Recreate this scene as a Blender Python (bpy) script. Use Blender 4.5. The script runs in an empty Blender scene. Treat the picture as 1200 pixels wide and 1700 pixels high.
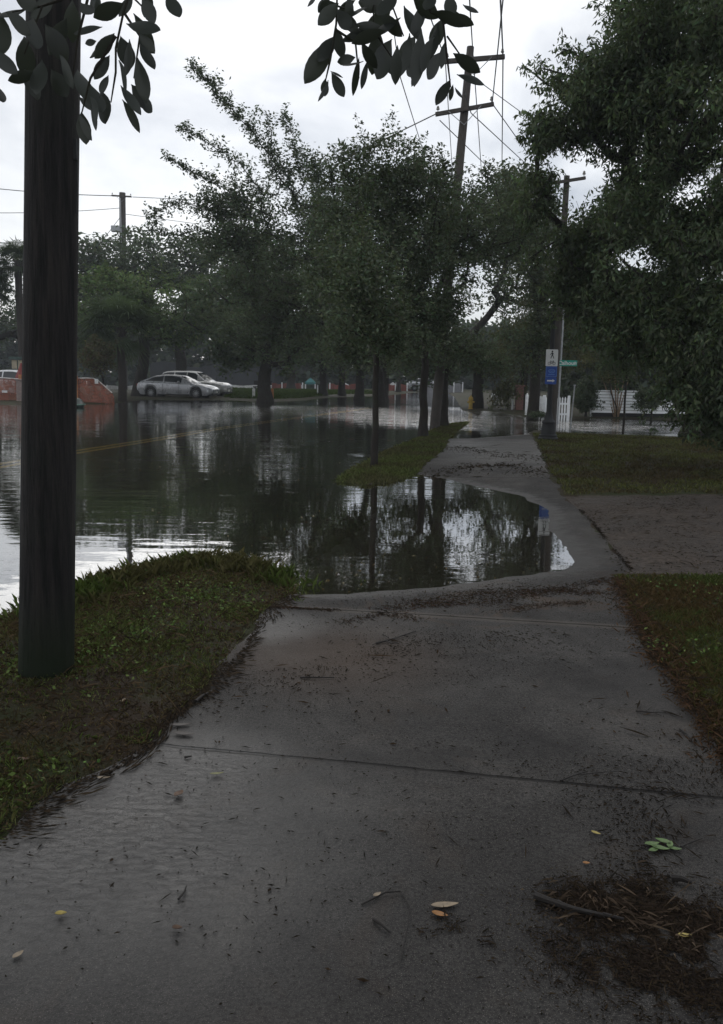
import bpy, bmesh, math, random
import numpy as np
from mathutils import Vector, Matrix
from mathutils.geometry import delaunay_2d_cdt
C = bpy.context.scene.collection
SC = bpy.context.scene
rad = math.radians
# ------------------------------------------------------------------ camera
F = 1350.0; PITCH = rad(7.43); ROLL = rad(1.0); EYE = 1.65
cd = bpy.data.cameras.new('camera'); cam = bpy.data.objects.new('camera', cd); C.objects.link(cam)
cd.sensor_fit = 'VERTICAL'; cd.sensor_height = 36; cd.lens = 36 * F / 1700
cd.shift_y = -50 / 1700; cd.clip_start = 0.05; cd.clip_end = 3000
RM = Matrix.Rotation(math.pi / 2 - PITCH, 3, 'X') @ Matrix.Rotation(ROLL, 3, 'Z')
cam.matrix_world = Matrix.Translation((0, 0, EYE)) @ RM.to_4x4()
SC.camera = cam
# ------------------------------------------------------------------ sky, sun, exposure
SUN_EL = rad(42); SUN_AZ = rad(-12)          # azimuth measured from +Y towards +X
W = bpy.data.worlds.new('World'); SC.world = W; W.use_nodes = True
nt = W.node_tree; nt.nodes.clear()
def nn(t, **k):
    n = nt.nodes.new(t)
    for a, b in k.items(): setattr(n, a, b)
    return n
wo = nn('ShaderNodeOutputWorld'); bg = nn('ShaderNodeBackground'); bg.inputs[1].default_value = 0.1
sky = nn('ShaderNodeTexSky', sky_type='NISHITA'); sky.sun_disc = False
sky.sun_elevation = SUN_EL; sky.sun_rotation = SUN_AZ
tc = nn('ShaderNodeTexCoord'); mp = nn('ShaderNodeMapping'); mp.inputs['Scale'].default_value = (1, 1, 1.7)
nz = nn('ShaderNodeTexNoise'); nz.inputs['Scale'].default_value = 2.6; nz.inputs['Distortion'].default_value = .35; nz.inputs['Detail'].default_value = 6; nz.inputs['Roughness'].default_value = .55
rp = nn('ShaderNodeValToRGB'); e = rp.color_ramp.elements
e[0].position = .38; e[0].color = (3.1, 3.3, 3.65, 1); e[1].position = .58; e[1].color = (6.0, 6.05, 6.1, 1)
# brighter cloud in front of the hidden sun
dv = nn('ShaderNodeVectorMath', operation='DOT_PRODUCT')
sd = Vector((-0.06, 1, .27)).normalized(); dv.inputs[1].default_value = sd
gm = nn('ShaderNodeMapRange'); gm.interpolation_type = 'SMOOTHSTEP'
gm.inputs[1].default_value = .90; gm.inputs[2].default_value = 1.0; gm.inputs[3].default_value = 1.0; gm.inputs[4].default_value = 1.2
vs = nn('ShaderNodeVectorMath', operation='SCALE')
mx = nn('ShaderNodeMix', data_type='RGBA'); mx.inputs[0].default_value = .88
L = nt.links.new
L(tc.outputs['Generated'], mp.inputs[0]); L(mp.outputs[0], nz.inputs['Vector']); L(nz.outputs[0], rp.inputs[0])
L(tc.outputs['Generated'], dv.inputs[0]); L(dv.outputs['Value'], gm.inputs[0])
L(rp.outputs[0], vs.inputs[0]); L(gm.outputs[0], vs.inputs['Scale'])
L(sky.outputs[0], mx.inputs[6]); L(vs.outputs[0], mx.inputs[7]); L(mx.outputs[2], bg.inputs[0]); L(bg.outputs[0], wo.inputs[0])
sl = bpy.data.lights.new('sun', 'SUN'); sl.energy = 0.5; sl.angle = rad(60); sl.color = (1, .96, .9)
so = bpy.data.objects.new('sun', sl); C.objects.link(so)
sdir = Vector((math.sin(SUN_AZ) * math.cos(SUN_EL), math.cos(SUN_AZ) * math.cos(SUN_EL), math.sin(SUN_EL)))
so.rotation_euler = sdir.to_track_quat('Z', 'Y').to_euler(); so.location = (0, 0, 30)
SC.view_settings.view_transform = 'Standard'; SC.view_settings.look = 'None'
SC.view_settings.exposure = 0.66; SC.view_settings.gamma = 1
SC.cycles.transparent_max_bounces = 12; SC.cycles.max_bounces = 7
HAZE = .0007
SC.cycles.volume_bounces = 1
# ------------------------------------------------------------------ pixel helpers (1200x1700 frame)
RN = np.array(RM)
def ray(px, py):
    d = RM @ Vector(((px - 600) / F, (800 - py) / F, -1.0))
    return d
def P(px, py, D):                      # the point seen at this pixel, D metres forward
    d = ray(px, py); t = D / d.y
    return Vector((d.x * t, D, EYE + d.z * t))
def G(px, py, z=0.0):                  # the point of the level z seen at this pixel
    d = ray(px, py); t = (z - EYE) / d.z
    return Vector((d.x * t, d.y * t, z))
# ------------------------------------------------------------------ terrain height
def sdf(pts, poly):
    pts = np.asarray(pts, float); poly = np.asarray(poly, float)
    a = poly; b = np.roll(poly, -1, 0)
    best = np.full(len(pts), 1e9); ins = np.zeros(len(pts), bool)
    for (ax, ay), (bx, by) in zip(a, b):
        ex, ey = bx - ax, by - ay
        wx, wy = pts[:, 0] - ax, pts[:, 1] - ay
        t = np.clip((wx * ex + wy * ey) / (ex * ex + ey * ey + 1e-12), 0, 1)
        best = np.minimum(best, (wx - ex * t) ** 2 + (wy - ey * t) ** 2)
        c = ((ay > pts[:, 1]) != (by > pts[:, 1]))
        if abs(ey) > 1e-12: ins ^= c & (pts[:, 0] < ex * (pts[:, 1] - ay) / ey + ax)
    d = np.sqrt(best)
    return np.where(ins, d, -d)
def gp(l): return [tuple(G(x, y)[:2]) for x, y in l]
LAND1 = [(-30, -12), (-30, -4), (-7.0, -2.2), (-4.6, 2.0)] + gp([(-60, 1062), (0, 1035), (60, 1012), (125, 986), (180, 962), (260, 942), (330, 928), (420, 940), (478, 966), (486, 990),
    (560, 987), (640, 981), (720, 974), (800, 966), (870, 953), (925, 946), (946, 940), (941, 912), (917, 880), (903, 846), (862, 822), (800, 808), (742, 796), (690, 787),
    (650, 800), (600, 806), (560, 799), (585, 780), (640, 752), (690, 731), (735, 708), (778, 700), (772, 709), (752, 722), (738, 729), (800, 727), (850, 723), (876, 721),
    (885, 714), (960, 719), (1040, 722), (1130, 725), (1210, 728), (1500, 736)]) + [(80, 26), (80, -12)]
LAND2 = gp([(-900, 664), (-200, 671), (60, 673), (185, 671), (236, 664), (300, 664), (372, 664), (440, 668), (500, 665), (545, 660), (640, 657), (700, 651), (730, 646), (700, 644.5),
    (560, 646.5), (380, 645), (200, 642), (-200, 640), (-900, 634)])
LAND3 = gp([(768, 682), (830, 684), (866, 692), (930, 694), (1000, 695), (1140, 699), (1500, 707)]) + [(120, 40), (120, 700), (-260, 700)] + [tuple(G(-900, 628)[:2]), tuple(G(-200, 631)[:2]), tuple(G(200, 633)[:2]), tuple(G(560, 638)[:2]), tuple(G(730, 643)[:2]), tuple(G(755, 660)[:2])]
def vnoise(x, y, s, seed=0):
    x = x * s + seed * 17.3; y = y * s + seed * 5.7
    xi = np.floor(x); yi = np.floor(y); fx = x - xi; fy = y - yi
    fx = fx * fx * (3 - 2 * fx); fy = fy * fy * (3 - 2 * fy)
    def h(a, b): return np.modf(np.abs(np.sin(a * 127.1 + b * 311.7 + seed) * 43758.5453))[0]
    return (h(xi, yi) * (1 - fx) + h(xi + 1, yi) * fx) * (1 - fy) + (h(xi, yi + 1) * (1 - fx) + h(xi + 1, yi + 1) * fx) * fy
def Hs(pts):
    pts = np.asarray(pts, float)
    s = np.maximum(np.maximum(sdf(pts, LAND1), sdf(pts, LAND2)), sdf(pts, LAND3))
    n = vnoise(pts[:, 0], pts[:, 1], 1.6, 1) - .5 + .5 * (vnoise(pts[:, 0], pts[:, 1], 4.5, 2) - .5)
    near = np.clip(1.3 - np.hypot(pts[:, 0], pts[:, 1]) / 40, .15, 1)
    n2_ = vnoise(pts[:, 0], pts[:, 1], 13, 8) - .5
    s = s + (n * .12 + n2_ * .05) * near
    return np.where(s > 0, .09 * (1 - np.exp(-np.maximum(s, 0) / 1.1)), -.16 * (1 - np.exp(np.minimum(s, 0) / 1.8)))
def H(x, y): return float(Hs([(x, y)])[0])
def GH(px, py):                        # where this pixel's ray meets the terrain
    z = 0.04
    for _ in range(4):
        p = G(px, py, z); z = H(p.x, p.y)
    return Vector((p.x, p.y, z))
def gh(l): return [tuple(GH(x, y)[:2]) for x, y in l]
# ------------------------------------------------------------------ material helper
class M:
    def __init__(s, name):
        s.m = bpy.data.materials.new(name); s.m.use_nodes = True; s.t = s.m.node_tree; s.t.nodes.clear()
        s.out = s.n('ShaderNodeOutputMaterial')
    def n(s, t, **k):
        x = s.t.nodes.new(t)
        for a, b in k.items(): setattr(x, a, b)
        return x
    def put(s, sock, v):
        if isinstance(v, bpy.types.NodeSocket): s.t.links.new(v, sock)
        elif v is not None: sock.default_value = v
    def pos(s, scale=(1, 1, 1), obj=False):
        g = s.n('ShaderNodeTexCoord').outputs['Object'] if obj else s.n('ShaderNodeNewGeometry').outputs['Position']
        m = s.n('ShaderNodeMapping'); m.inputs['Scale'].default_value = scale; s.put(m.inputs[0], g); return m.outputs[0]
    def noise(s, scale, detail=3, rough=.5, vec=None, dist=0):
        n = s.n('ShaderNodeTexNoise'); n.inputs['Scale'].default_value = scale; n.inputs['Detail'].default_value = detail
        n.inputs['Roughness'].default_value = rough; n.inputs['Distortion'].default_value = dist
        s.put(n.inputs['Vector'], vec if vec is not None else s.pos()); return n.outputs[0]
    def ramp(s, v, *st):
        r = s.n('ShaderNodeValToRGB'); s.put(r.inputs[0], v); el = r.color_ramp.elements
        while len(el) < len(st): el.new(.5)
        for e_, (p, c) in zip(el, st):
            e_.position = p; e_.color = (c, c, c, 1) if isinstance(c, (int, float)) else (*c, 1)
        return r.outputs[0]
    def mix(s, f, a, b, mode='MIX'):
        x = s.n('ShaderNodeMix', data_type='RGBA', blend_type=mode)
        s.put(x.inputs[0], f); s.put(x.inputs[6], (*a, 1) if isinstance(a, tuple) and len(a) == 3 else a)
        s.put(x.inputs[7], (*b, 1) if isinstance(b, tuple) and len(b) == 3 else b); return x.outputs[2]
    def math(s, op, a, b=None, c=None):
        x = s.n('ShaderNodeMath', operation=op); s.put(x.inputs[0], a)
        if b is not None: s.put(x.inputs[1], b)
        if c is not None: s.put(x.inputs[2], c)
        return x.outputs[0]
    def smooth(s, v, a, b, lo=0., hi=1.):
        x = s.n('ShaderNodeMapRange'); x.interpolation_type = 'SMOOTHSTEP'; s.put(x.inputs[0], v)
        for i, q in zip((1, 2, 3, 4), (a, b, lo, hi)): x.inputs[i].default_value = q
        return x.outputs[0]
    def blob(s, c, r0, r1):             # 1 near point c, 0 beyond r1
        x = s.n('ShaderNodeVectorMath', operation='DISTANCE'); s.put(x.inputs[0], s.n('ShaderNodeNewGeometry').outputs['Position'])
        x.inputs[1].default_value = c; return s.smooth(x.outputs['Value'], r0, r1, 1, 0)
    def line(s, a, b):                  # distance in metres to the line through a and b
        a = Vector(a[:2]); b = Vector(b[:2]); d = (b - a).normalized(); nrm = (-d.y, d.x, 0)
        x = s.n('ShaderNodeVectorMath', operation='DOT_PRODUCT'); s.put(x.inputs[0], s.n('ShaderNodeNewGeometry').outputs['Position'])
        x.inputs[1].default_value = nrm
        return s.math('SUBTRACT', x.outputs['Value'], a.x * nrm[0] + a.y * nrm[1])
    def bump(s, h, strength=.5, dist=.01, nrm=None):
        b = s.n('ShaderNodeBump'); b.inputs['Strength'].default_value = 1; s.put(b.inputs['Strength'], strength); b.inputs['Distance'].default_value = dist
        s.put(b.inputs['Height'], h)
        if nrm is not None: s.put(b.inputs['Normal'], nrm)
        return b.outputs[0]
    def bsdf(s, col=None, rough=None, nrm=None, metal=None, spec=None, coat=None):
        b = s.n('ShaderNodeBsdfPrincipled')
        s.put(b.inputs['Base Color'], (*col, 1) if isinstance(col, tuple) else col); s.put(b.inputs['Roughness'], rough); s.put(b.inputs['Normal'], nrm)
        s.put(b.inputs['Metallic'], metal); s.put(b.inputs['Specular IOR Level'], spec); s.put(b.inputs['Coat Weight'], coat)
        return b.outputs[0]
    def done(s, sh): s.put(s.out.inputs[0], sh); return s.m
def plain(name, col, rough=.6, metal=0., var=.25, scale=6, bump=.15, spec=.5, coat=0.):
    m = M(name); n = m.noise(scale, 4, .6, m.pos(obj=True))
    dk = tuple(c * (1 - var) for c in col); lt = tuple(min(1, c * (1 + var)) for c in col)
    c = m.ramp(n, (.3, dk), (.7, lt)); r = m.ramp(n, (.3, max(0, rough - .08)), (.7, min(1, rough + .08)))
    return m.done(m.bsdf(c, r, m.bump(m.noise(scale * 8, 3, .6, m.pos(obj=True)), bump, .004), metal, spec, coat))
def attr_mat(name, rough=.5, trans=.25, gloss=.06):
    m = M(name); a = m.n('ShaderNodeAttribute'); a.attribute_name = 'col'
    d = m.n('ShaderNodeBsdfDiffuse'); m.put(d.inputs[0], a.outputs[0])
    t = m.n('ShaderNodeBsdfTranslucent'); m.put(t.inputs[0], m.mix(.5, a.outputs[0], (.07, .10, .02)))
    x = m.n('ShaderNodeMixShader'); x.inputs[0].default_value = trans; m.put(x.inputs[1], d.outputs[0]); m.put(x.inputs[2], t.outputs[0])
    g = m.n('ShaderNodeBsdfGlossy'); g.inputs[0].default_value = (1, 1, 1, 1); g.inputs['Roughness'].default_value = rough
    y = m.n('ShaderNodeMixShader'); y.inputs[0].default_value = gloss; m.put(y.inputs[1], x.outputs[0]); m.put(y.inputs[2], g.outputs[0])
    return m.done(y.outputs[0])
# ------------------------------------------------------------------ mesh helpers
def mesh_np(name, V, Fc, mat=None, cols=None, parent=None, smooth=False):
    """V (n,3); Fc (k,3|4) uniform faces"""
    V = np.asarray(V, np.float32); Fc = np.asarray(Fc, np.int32); me = bpy.data.meshes.new(name)
    k, c = Fc.shape
    me.vertices.add(len(V)); me.vertices.foreach_set('co', V.ravel())
    me.loops.add(k * c); me.loops.foreach_set('vertex_index', Fc.ravel())
    me.polygons.add(k); me.polygons.foreach_set('loop_start', np.arange(0, k * c, c, dtype=np.int32))
    me.polygons.foreach_set('loop_total', np.full(k, c, np.int32))
    if smooth: me.polygons.foreach_set('use_smooth', np.ones(k, bool))
    me.update(calc_edges=True)
    if cols is not None:
        a = me.attributes.new('col', 'FLOAT_COLOR', 'POINT'); cc = np.ones((len(V), 4), np.float32); cc[:, :3] = cols
        a.data.foreach_set('color', cc.ravel())
    if mat: me.materials.append(mat)
    o = bpy.data.objects.new(name, me); C.objects.link(o)
    if parent: o.parent = parent
    return o
class MB:                               # collects solids, links ONE mesh object
    def __init__(s): s.v = []; s.f = []
    def add(s, v, f):
        b = len(s.v); s.v += [tuple(p) for p in v]; s.f += [tuple(i + b for i in q) for q in f]; return s
    def box(s, c, d, rz=0, rx=0, ry=0):
        R = Matrix.Rotation(rz, 3, 'Z') @ Matrix.Rotation(ry, 3, 'Y') @ Matrix.Rotation(rx, 3, 'X'); c = Vector(c)
        v = [c + R @ Vector((x * d[0] / 2, y * d[1] / 2, z * d[2] / 2)) for x in (-1, 1) for y in (-1, 1) for z in (-1, 1)]
        return s.add(v, [(0, 1, 3, 2), (4, 6, 7, 5), (0, 4, 5, 1), (2, 3, 7, 6), (0, 2, 6, 4), (1, 5, 7, 3)])
    def tube(s, pts, r, n=8, cap=True):
        pts = [Vector(p) for p in pts]; rs = r if isinstance(r, (list, tuple)) else [r] * len(pts); v = []
        up = None
        for i, p in enumerate(pts):
            d = (pts[min(i + 1, len(pts) - 1)] - pts[max(i - 1, 0)]).normalized()
            if up is None: up = d.orthogonal().normalized()
            a = (up - d * up.dot(d)).normalized(); b = d.cross(a); up = a
            v += [p + (a * math.cos(2 * math.pi * k / n) + b * math.sin(2 * math.pi * k / n)) * rs[i] for k in range(n)]
        f = []
        for i in range(len(pts) - 1):
            for k in range(n): f.append((i * n + k, i * n + (k + 1) % n, (i + 1) * n + (k + 1) % n, (i + 1) * n + k))
        if cap: f += [tuple(range(n - 1, -1, -1)), tuple((len(pts) - 1) * n + k for k in range(n))]
        return s.add(v, f)
    def lathe(s, prof, c=(0, 0, 0), n=16, flute=0):
        v = []; c = Vector(c)
        for r, z in prof:
            for k in range(n):
                rr = r * (1 - (flute if k % 2 else 0)); v.append(c + Vector((rr * math.cos(2 * math.pi * k / n), rr * math.sin(2 * math.pi * k / n), z)))
        f = [(i * n + k, i * n + (k + 1) % n, (i + 1) * n + (k + 1) % n, (i + 1) * n + k) for i in range(len(prof) - 1) for k in range(n)]
        f += [tuple(range(n - 1, -1, -1)), tuple((len(prof) - 1) * n + k for k in range(n))]
        return s.add(v, f)
    def prism(s, outline, y0, y1):      # outline in x,z extruded along y
        n = len(outline); v = [(x, y0, z) for x, z in outline] + [(x, y1, z) for x, z in outline]
        return s.add(v, [tuple(range(n)), tuple(range(2 * n - 1, n - 1, -1))] + [(i, n + i, n + (i + 1) % n, (i + 1) % n) for i in range(n)])
    def build(s, name, mat, parent=None, bevel=0, smooth=False, loc=None):
        me = bpy.data.meshes.new(name); me.from_pydata([tuple(p) for p in s.v], [], s.f)
        if bevel:
            bm = bmesh.new(); bm.from_mesh(me)
            bmesh.ops.bevel(bm, geom=[e for e in bm.edges if len(e.link_faces) == 2 and e.calc_face_angle(0) > .6], offset=bevel, segments=1, affect='EDGES', clamp_overlap=True)
            bm.to_mesh(me); bm.free()
        if smooth:
            for p in me.polygons: p.use_smooth = True
            me.set_sharp_from_angle(angle=.7)
        me.materials.append(mat); o = bpy.data.objects.new(name, me); C.objects.link(o)
        if parent: o.parent = parent
        if loc: o.location = loc
        return o
def tag(o, label=None, cat=None, group=None, kind=None):
    if label: o['label'] = label
    if cat: o['category'] = cat
    if group: o['group'] = group
    if kind: o['kind'] = kind
    return o
def thing(name, label, cat, loc=(0, 0, 0), rz=0, group=None):
    o = bpy.data.objects.new(name, None); C.objects.link(o); o.location = loc; o.rotation_euler = (0, 0, rz)
    o.empty_display_size = .2
    return tag(o, label, cat, group)
def copy_tree(o, parent=None):
    kids = [x for x in o.children]
    c = o.copy(); C.objects.link(c); c.parent = parent
    for ch in kids: copy_tree(ch, c)
    return c
# ------------------------------------------------------------------ ground sheets
BIG = 600
def poly_dense(poly, step):
    out = []
    for (ax, ay), (bx, by) in zip(poly, poly[1:] + poly[:1]):
        L_ = math.hypot(bx - ax, by - ay); n = max(1, int(L_ / step))
        for k in range(n): out.append((ax + (bx - ax) * k / n, ay + (by - ay) * k / n))
    return out
random.seed(4)
def rag(poly, amp, step):               # ragged, grown-over edge
    out = []
    for i, (x, y) in enumerate(poly_dense(poly, step)):
        a = amp if y < 14 else amp * .8
        nx = float(vnoise(np.array([x]), np.array([y]), 3.2, 5)[0]) - .5 + .6 * (float(vnoise(np.array([x]), np.array([y]), 9, 6)[0]) - .5)
        ny = float(vnoise(np.array([x]), np.array([y]), 3.2, 7)[0]) - .5
        out.append((x + nx * a, y + ny * a))
    return out
WALK = [(-2.3, 0.2)] + gh([(-150, 1480), (0, 1388), (60, 1335), (110, 1300), (185, 1272), (240, 1236), (275, 1190), (330, 1150), (365, 1105), (400, 1062), (438, 1012), (482, 986),
    (560, 905), (690, 788), (738, 745), (742, 727), (775, 700), (790, 690), (866, 694), (880, 720), (908, 780), (935, 825), (985, 872), (1050, 950), (1020, 955),
    (1058, 1040), (1120, 1132), (1180, 1222), (1260, 1345)]) + [(1.9, 0.6), (2.2, -3), (-3.5, -3)]
DRIVE = gh([(936, 824), (1060, 823), (1210, 822), (1500, 826), (1500, 958), (1210, 956), (1022, 953), (1050, 949), (985, 871)])
yl = [G(-200, 808, -.1), G(0, 769, -.1), G(125, 747, -.1), G(250, 728, -.1), G(350, 711, -.1), G(430, 700, -.1), G(510, 690, -.1), G(570, 682, -.1), G(620, 675.5, -.1)]
def offs(pts, d):
    out = []
    for i, p in enumerate(pts):
        t = (Vector(pts[min(i + 1, len(pts) - 1)]) - Vector(pts[max(i - 1, 0)])); t.z = 0; t.normalize()
        out.append(Vector((p[0] - t.y * d, p[1] + t.x * d, p[2] if len(p) > 2 else 0)))
    return out
rl = offs(yl, 5.2); rr_ = offs(yl, -4.4)
ROAD = [tuple(p[:2]) for p in rl] + [tuple(p[:2]) for p in reversed(rr_)]
WALKr = rag(WALK, .10, .12)
pts2 = []
def grid(x0, x1, y0, y1, st, hole=None):
    xs = np.arange(x0, x1, st); ys = np.arange(y0, y1, st)
    g = np.array(np.meshgrid(xs, ys)).reshape(2, -1).T
    g = g + np.random.RandomState(1).uniform(-.2, .2, g.shape) * st
    if hole: g = g[~((g[:, 0] > hole[0] - st * .3) & (g[:, 0] < hole[1] + st * .3) & (g[:, 1] > hole[2] - st * .3) & (g[:, 1] < hole[3] + st * .3))]
    return g
A1 = (-4.5, 4.5, 1.0, 10.0); A2 = (-12, 12, -3, 28); A3 = (-60, 70, -12, 110)
gpts = np.concatenate([grid(*A1, .11), grid(*A2, .34, A1), grid(*A3, 2.0, A2), grid(-BIG, BIG, -120, BIG, 25, A3)])
gpts = np.concatenate([gpts, [(-BIG, -120), (BIG, -120), (BIG, BIG), (-BIG, BIG)]])
co = [Vector(p) for p in gpts.tolist()]; edges = []
for poly in (WALKr, poly_dense(DRIVE, .3), poly_dense(ROAD, 1.2)):
    b = len(co); co += [Vector(p) for p in poly]; n = len(poly)
    edges += [(b + i, b + (i + 1) % n) for i in range(n)]
for poly in (LAND1, LAND2, LAND3):      # extra points along shores
    co += [Vector(p) for p in poly_dense(poly, 1.0) if abs(p[0]) < 80 and p[1] < 120]
vo, _, fo, _, _, _ = delaunay_2d_cdt(co, edges, [], 0, 1e-4, False)
V2 = np.array([tuple(v) for v in vo]); Fo = np.array([f for f in fo if len(f) == 3])
Z = Hs(V2); cen = V2[Fo].mean(1)
inw = sdf(cen, WALKr) > 0; ind = (sdf(cen, DRIVE) > 0) & ~inw; inr = (sdf(cen, ROAD) > 0) & ~inw & ~ind
# a little real relief on the soil
zs = Z + np.where(sdf(V2, WALKr) < .02, (vnoise(V2[:, 0], V2[:, 1], 5, 3) - .35) * .03 * np.clip(Z / .04, 0, 1), 0)
V3 = np.column_stack([V2, zs])
def sub(name, mask, mat):
    f = Fo[mask]; u, inv = np.unique(f, return_inverse=True)
    return tag(mesh_np(name, V3[u], inv.reshape(f.shape), mat, smooth=True), kind='structure')
# --- materials of the ground
m = M('soil'); n1 = m.noise(1.3, 5, .6); n2 = m.noise(14, 5, .7); n3 = m.noise(60, 3, .7)
c = m.mix(n2, (.020, .015, .010), (.060, .043, .027)); g_ = m.mix(n3, (.018, .030, .009), (.045, .060, .018))
c = m.mix(m.ramp(n1, (.42, 0.), (.58, .75)), c, g_)
MSOIL = m.done(m.bsdf(c, m.ramp(n2, (.3, .55), (.7, .9)), m.bump(m.math('ADD', n2, n3), .9, .03), spec=.1))
j1a, j1b = GH(300, 1240), GH(1200, 1326); j2a, j2b = GH(620, 1016), GH(1058, 1043); j0 = GH(500, 1000)
def jointdist(m, a, b, amp=.012):
    d = m.line(a, b); w = m.math('MULTIPLY', m.math('SUBTRACT', m.noise(7, 4, .6), .5), amp * 2)
    return m.math('ABSOLUTE', m.math('ADD', d, w))
m = M('wet_concrete')
nA = m.noise(.9, 5, .6, dist=.5); nB = m.noise(7, 5, .6); nC = m.noise(90, 4, .7); nD = m.noise(300, 2, .6)
c = m.ramp(nA, (.30, (.048, .046, .044)), (.5, (.068, .065, .061)), (.70, (.098, .090, .081)))
c = m.mix(m.math('MULTIPLY', m.ramp(nB, (.35, 1.), (.65, 0.)), .45), c, (.026, .024, .023))
c = m.mix(m.ramp(nC, (.38, .75), (.58, 0.)), c, (.016, .015, .015))
c = m.mix(m.ramp(nD, (.60, 0.), (.67, .75)), c, (.22, .20, .18))
damp = m.ramp(m.noise(.8, 5, .65, None, .6), (.48, 0.), (.58, .4)); c = m.mix(damp, c, (.022, .021, .021)); silt = m.ramp(m.noise(2.2, 5, .65, None, .8), (.55, 0.), (.63, .5)); c = m.mix(m.math('MULTIPLY', silt, m.math('MAXIMUM', m.blob(GH(800, 990), .3, 1.6), .25)), c, (.085, .058, .038))
rust = m.blob(GH(560, 1090), .1, .9); c = m.mix(m.math('MULTIPLY', rust, .35), c, (.12, .080, .055))
vo_ = m.n('ShaderNodeTexVoronoi'); vo_.inputs['Scale'].default_value = 26; m.put(vo_.inputs['Vector'], m.pos())
speck = m.math('MULTIPLY', m.math('LESS_THAN', vo_.outputs['Distance'], m.math('MULTIPLY', m.ramp(nB, (.4, .1), (.7, 1.)), .16)), .7)
c = m.mix(speck, c, (.012, .010, .008))
d1 = jointdist(m, j1a, j1b); d2 = jointdist(m, j2a, j2b)
jl = [d1, d2]
for k in (1, 2, 3, 4):                  # joints farther along the walk
    a = GH([0, 905, 850, 742, 740][k], [0, 826, 793, 760, 742][k]); b = a + Vector(((j2b - j2a).x, (j2b - j2a).y, 0)) ; jl.append(jointdist(m, a, b))
jm = None
for d in jl:
    q = m.smooth(d, .004, .016, 1, 0); jm = q if jm is None else m.math('MAXIMUM', jm, q)
pale = m.math('MULTIPLY', m.smooth(m.math('ABSOLUTE', m.math('SUBTRACT', m.line(j2a, j2b), -.0)), .02, .09, .5, 0), 1)
c = m.mix(pale, c, (.12, .105, .09)); c = m.mix(m.math('MULTIPLY', jm, m.ramp(nB, (.3, 1.), (.75, .55))), c, (.012, .011, .010))
# wet film: shiny, faintly rippled near the grass edge and along the flood line
film = m.math('MAXIMUM', m.blob(GH(200, 1390), .1, 1.3), m.math('MULTIPLY', m.blob(GH(350, 1270), .05, .6), .9))
film = m.math('MAXIMUM', film, m.math('MULTIPLY', m.blob(GH(440, 1040), .05, .5), .9))
film = m.math('MAXIMUM', film, m.math('MULTIPLY', m.blob(GH(800, 745), 1., 5.5), .75))
wet = m.math('ADD', m.math('MULTIPLY', film, .75), m.math('MULTIPLY', m.ramp(nA, (.4, .0), (.7, .5)), .35))
pz = m.n('ShaderNodeSeparateXYZ'); m.put(pz.inputs[0], m.n('ShaderNodeNewGeometry').outputs['Position']); marg = m.smooth(m.math('ADD', pz.outputs[2], m.math('MULTIPLY', nB, .03)), .018, .040, .55, 0.)
wetc = m.math('MINIMUM', m.math('MAXIMUM', wet, marg), 1.)
c = m.mix(m.math('MAXIMUM', m.math('MULTIPLY', wetc, .5), m.math('MULTIPLY', marg, 1.3)), c, (.018, .017, .016))
r = m.math('SUBTRACT', .72, m.math('MULTIPLY', wetc, .56))
rip = m.noise(24, 5, .6, m.pos((1, 1.6, 1)), .8)
b1 = m.bump(m.math('ADD', nC, m.math('MULTIPLY', nD, .5)), m.math('SUBTRACT', .9, m.math('MULTIPLY', wetc, .72)), .007)
b2 = m.bump(rip, m.math('MULTIPLY', film, .7), .014, b1)
b3 = m.bump(jm, 1., -.01, b2)
MWALK = m.done(m.bsdf(c, r, b3, spec=m.math('ADD', .10, m.math('MULTIPLY', wetc, .55))))
m = M('muddy_asphalt'); nA = m.noise(1.1, 5, .65, dist=.6); nB = m.noise(18, 5, .7); nC = m.noise(110, 3, .7)
c = m.ramp(nA, (.3, (.045, .036, .030)), (.7, (.085, .066, .052))); c = m.mix(m.ramp(nB, (.42, .7), (.6, 0.)), c, (.022, .017, .013)); c = m.mix(m.ramp(nC, (.58, 0.), (.7, .4)), c, (.13, .115, .10))
MDRV = m.done(m.bsdf(c, m.ramp(nA, (.35, .45), (.65, .8)), m.bump(m.math('ADD', nB, nC), .8, .015), spec=.2))
m = M('road_asphalt'); nB = m.noise(30, 4, .7)
MROAD = m.done(m.bsdf(m.ramp(nB, (.3, (.03, .027, .022)), (.7, (.06, .054, .045))), .8, m.bump(nB, .5, .01)))
sub('ground', ~(inw | ind | inr), MSOIL); sub('sidewalk', inw, MWALK); sub('driveway', ind, MDRV); sub('road', inr, MROAD)
# double yellow line on the drowned road
MYEL = plain('yellow_road_paint', (.92, .60, .10), .6, scale=20, var=.3)
yd = []
for a, b in zip(yl, yl[1:]):
    for k in range(12): yd.append(a.lerp(b, k / 12))
for s_ in (-.16, .16):
    a = offs(yd, s_ - .09); b = offs(yd, s_ + .09); n = len(a)
    vv = [(p.x, p.y, H(p.x, p.y) + .012) for p in a] + [(p.x, p.y, H(p.x, p.y) + .012) for p in b]
    o = mesh_np('road_marking', vv, [(i, i + 1, n + i + 1, n + i) for i in range(n - 1)], MYEL); tag(o, kind='structure')
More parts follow.
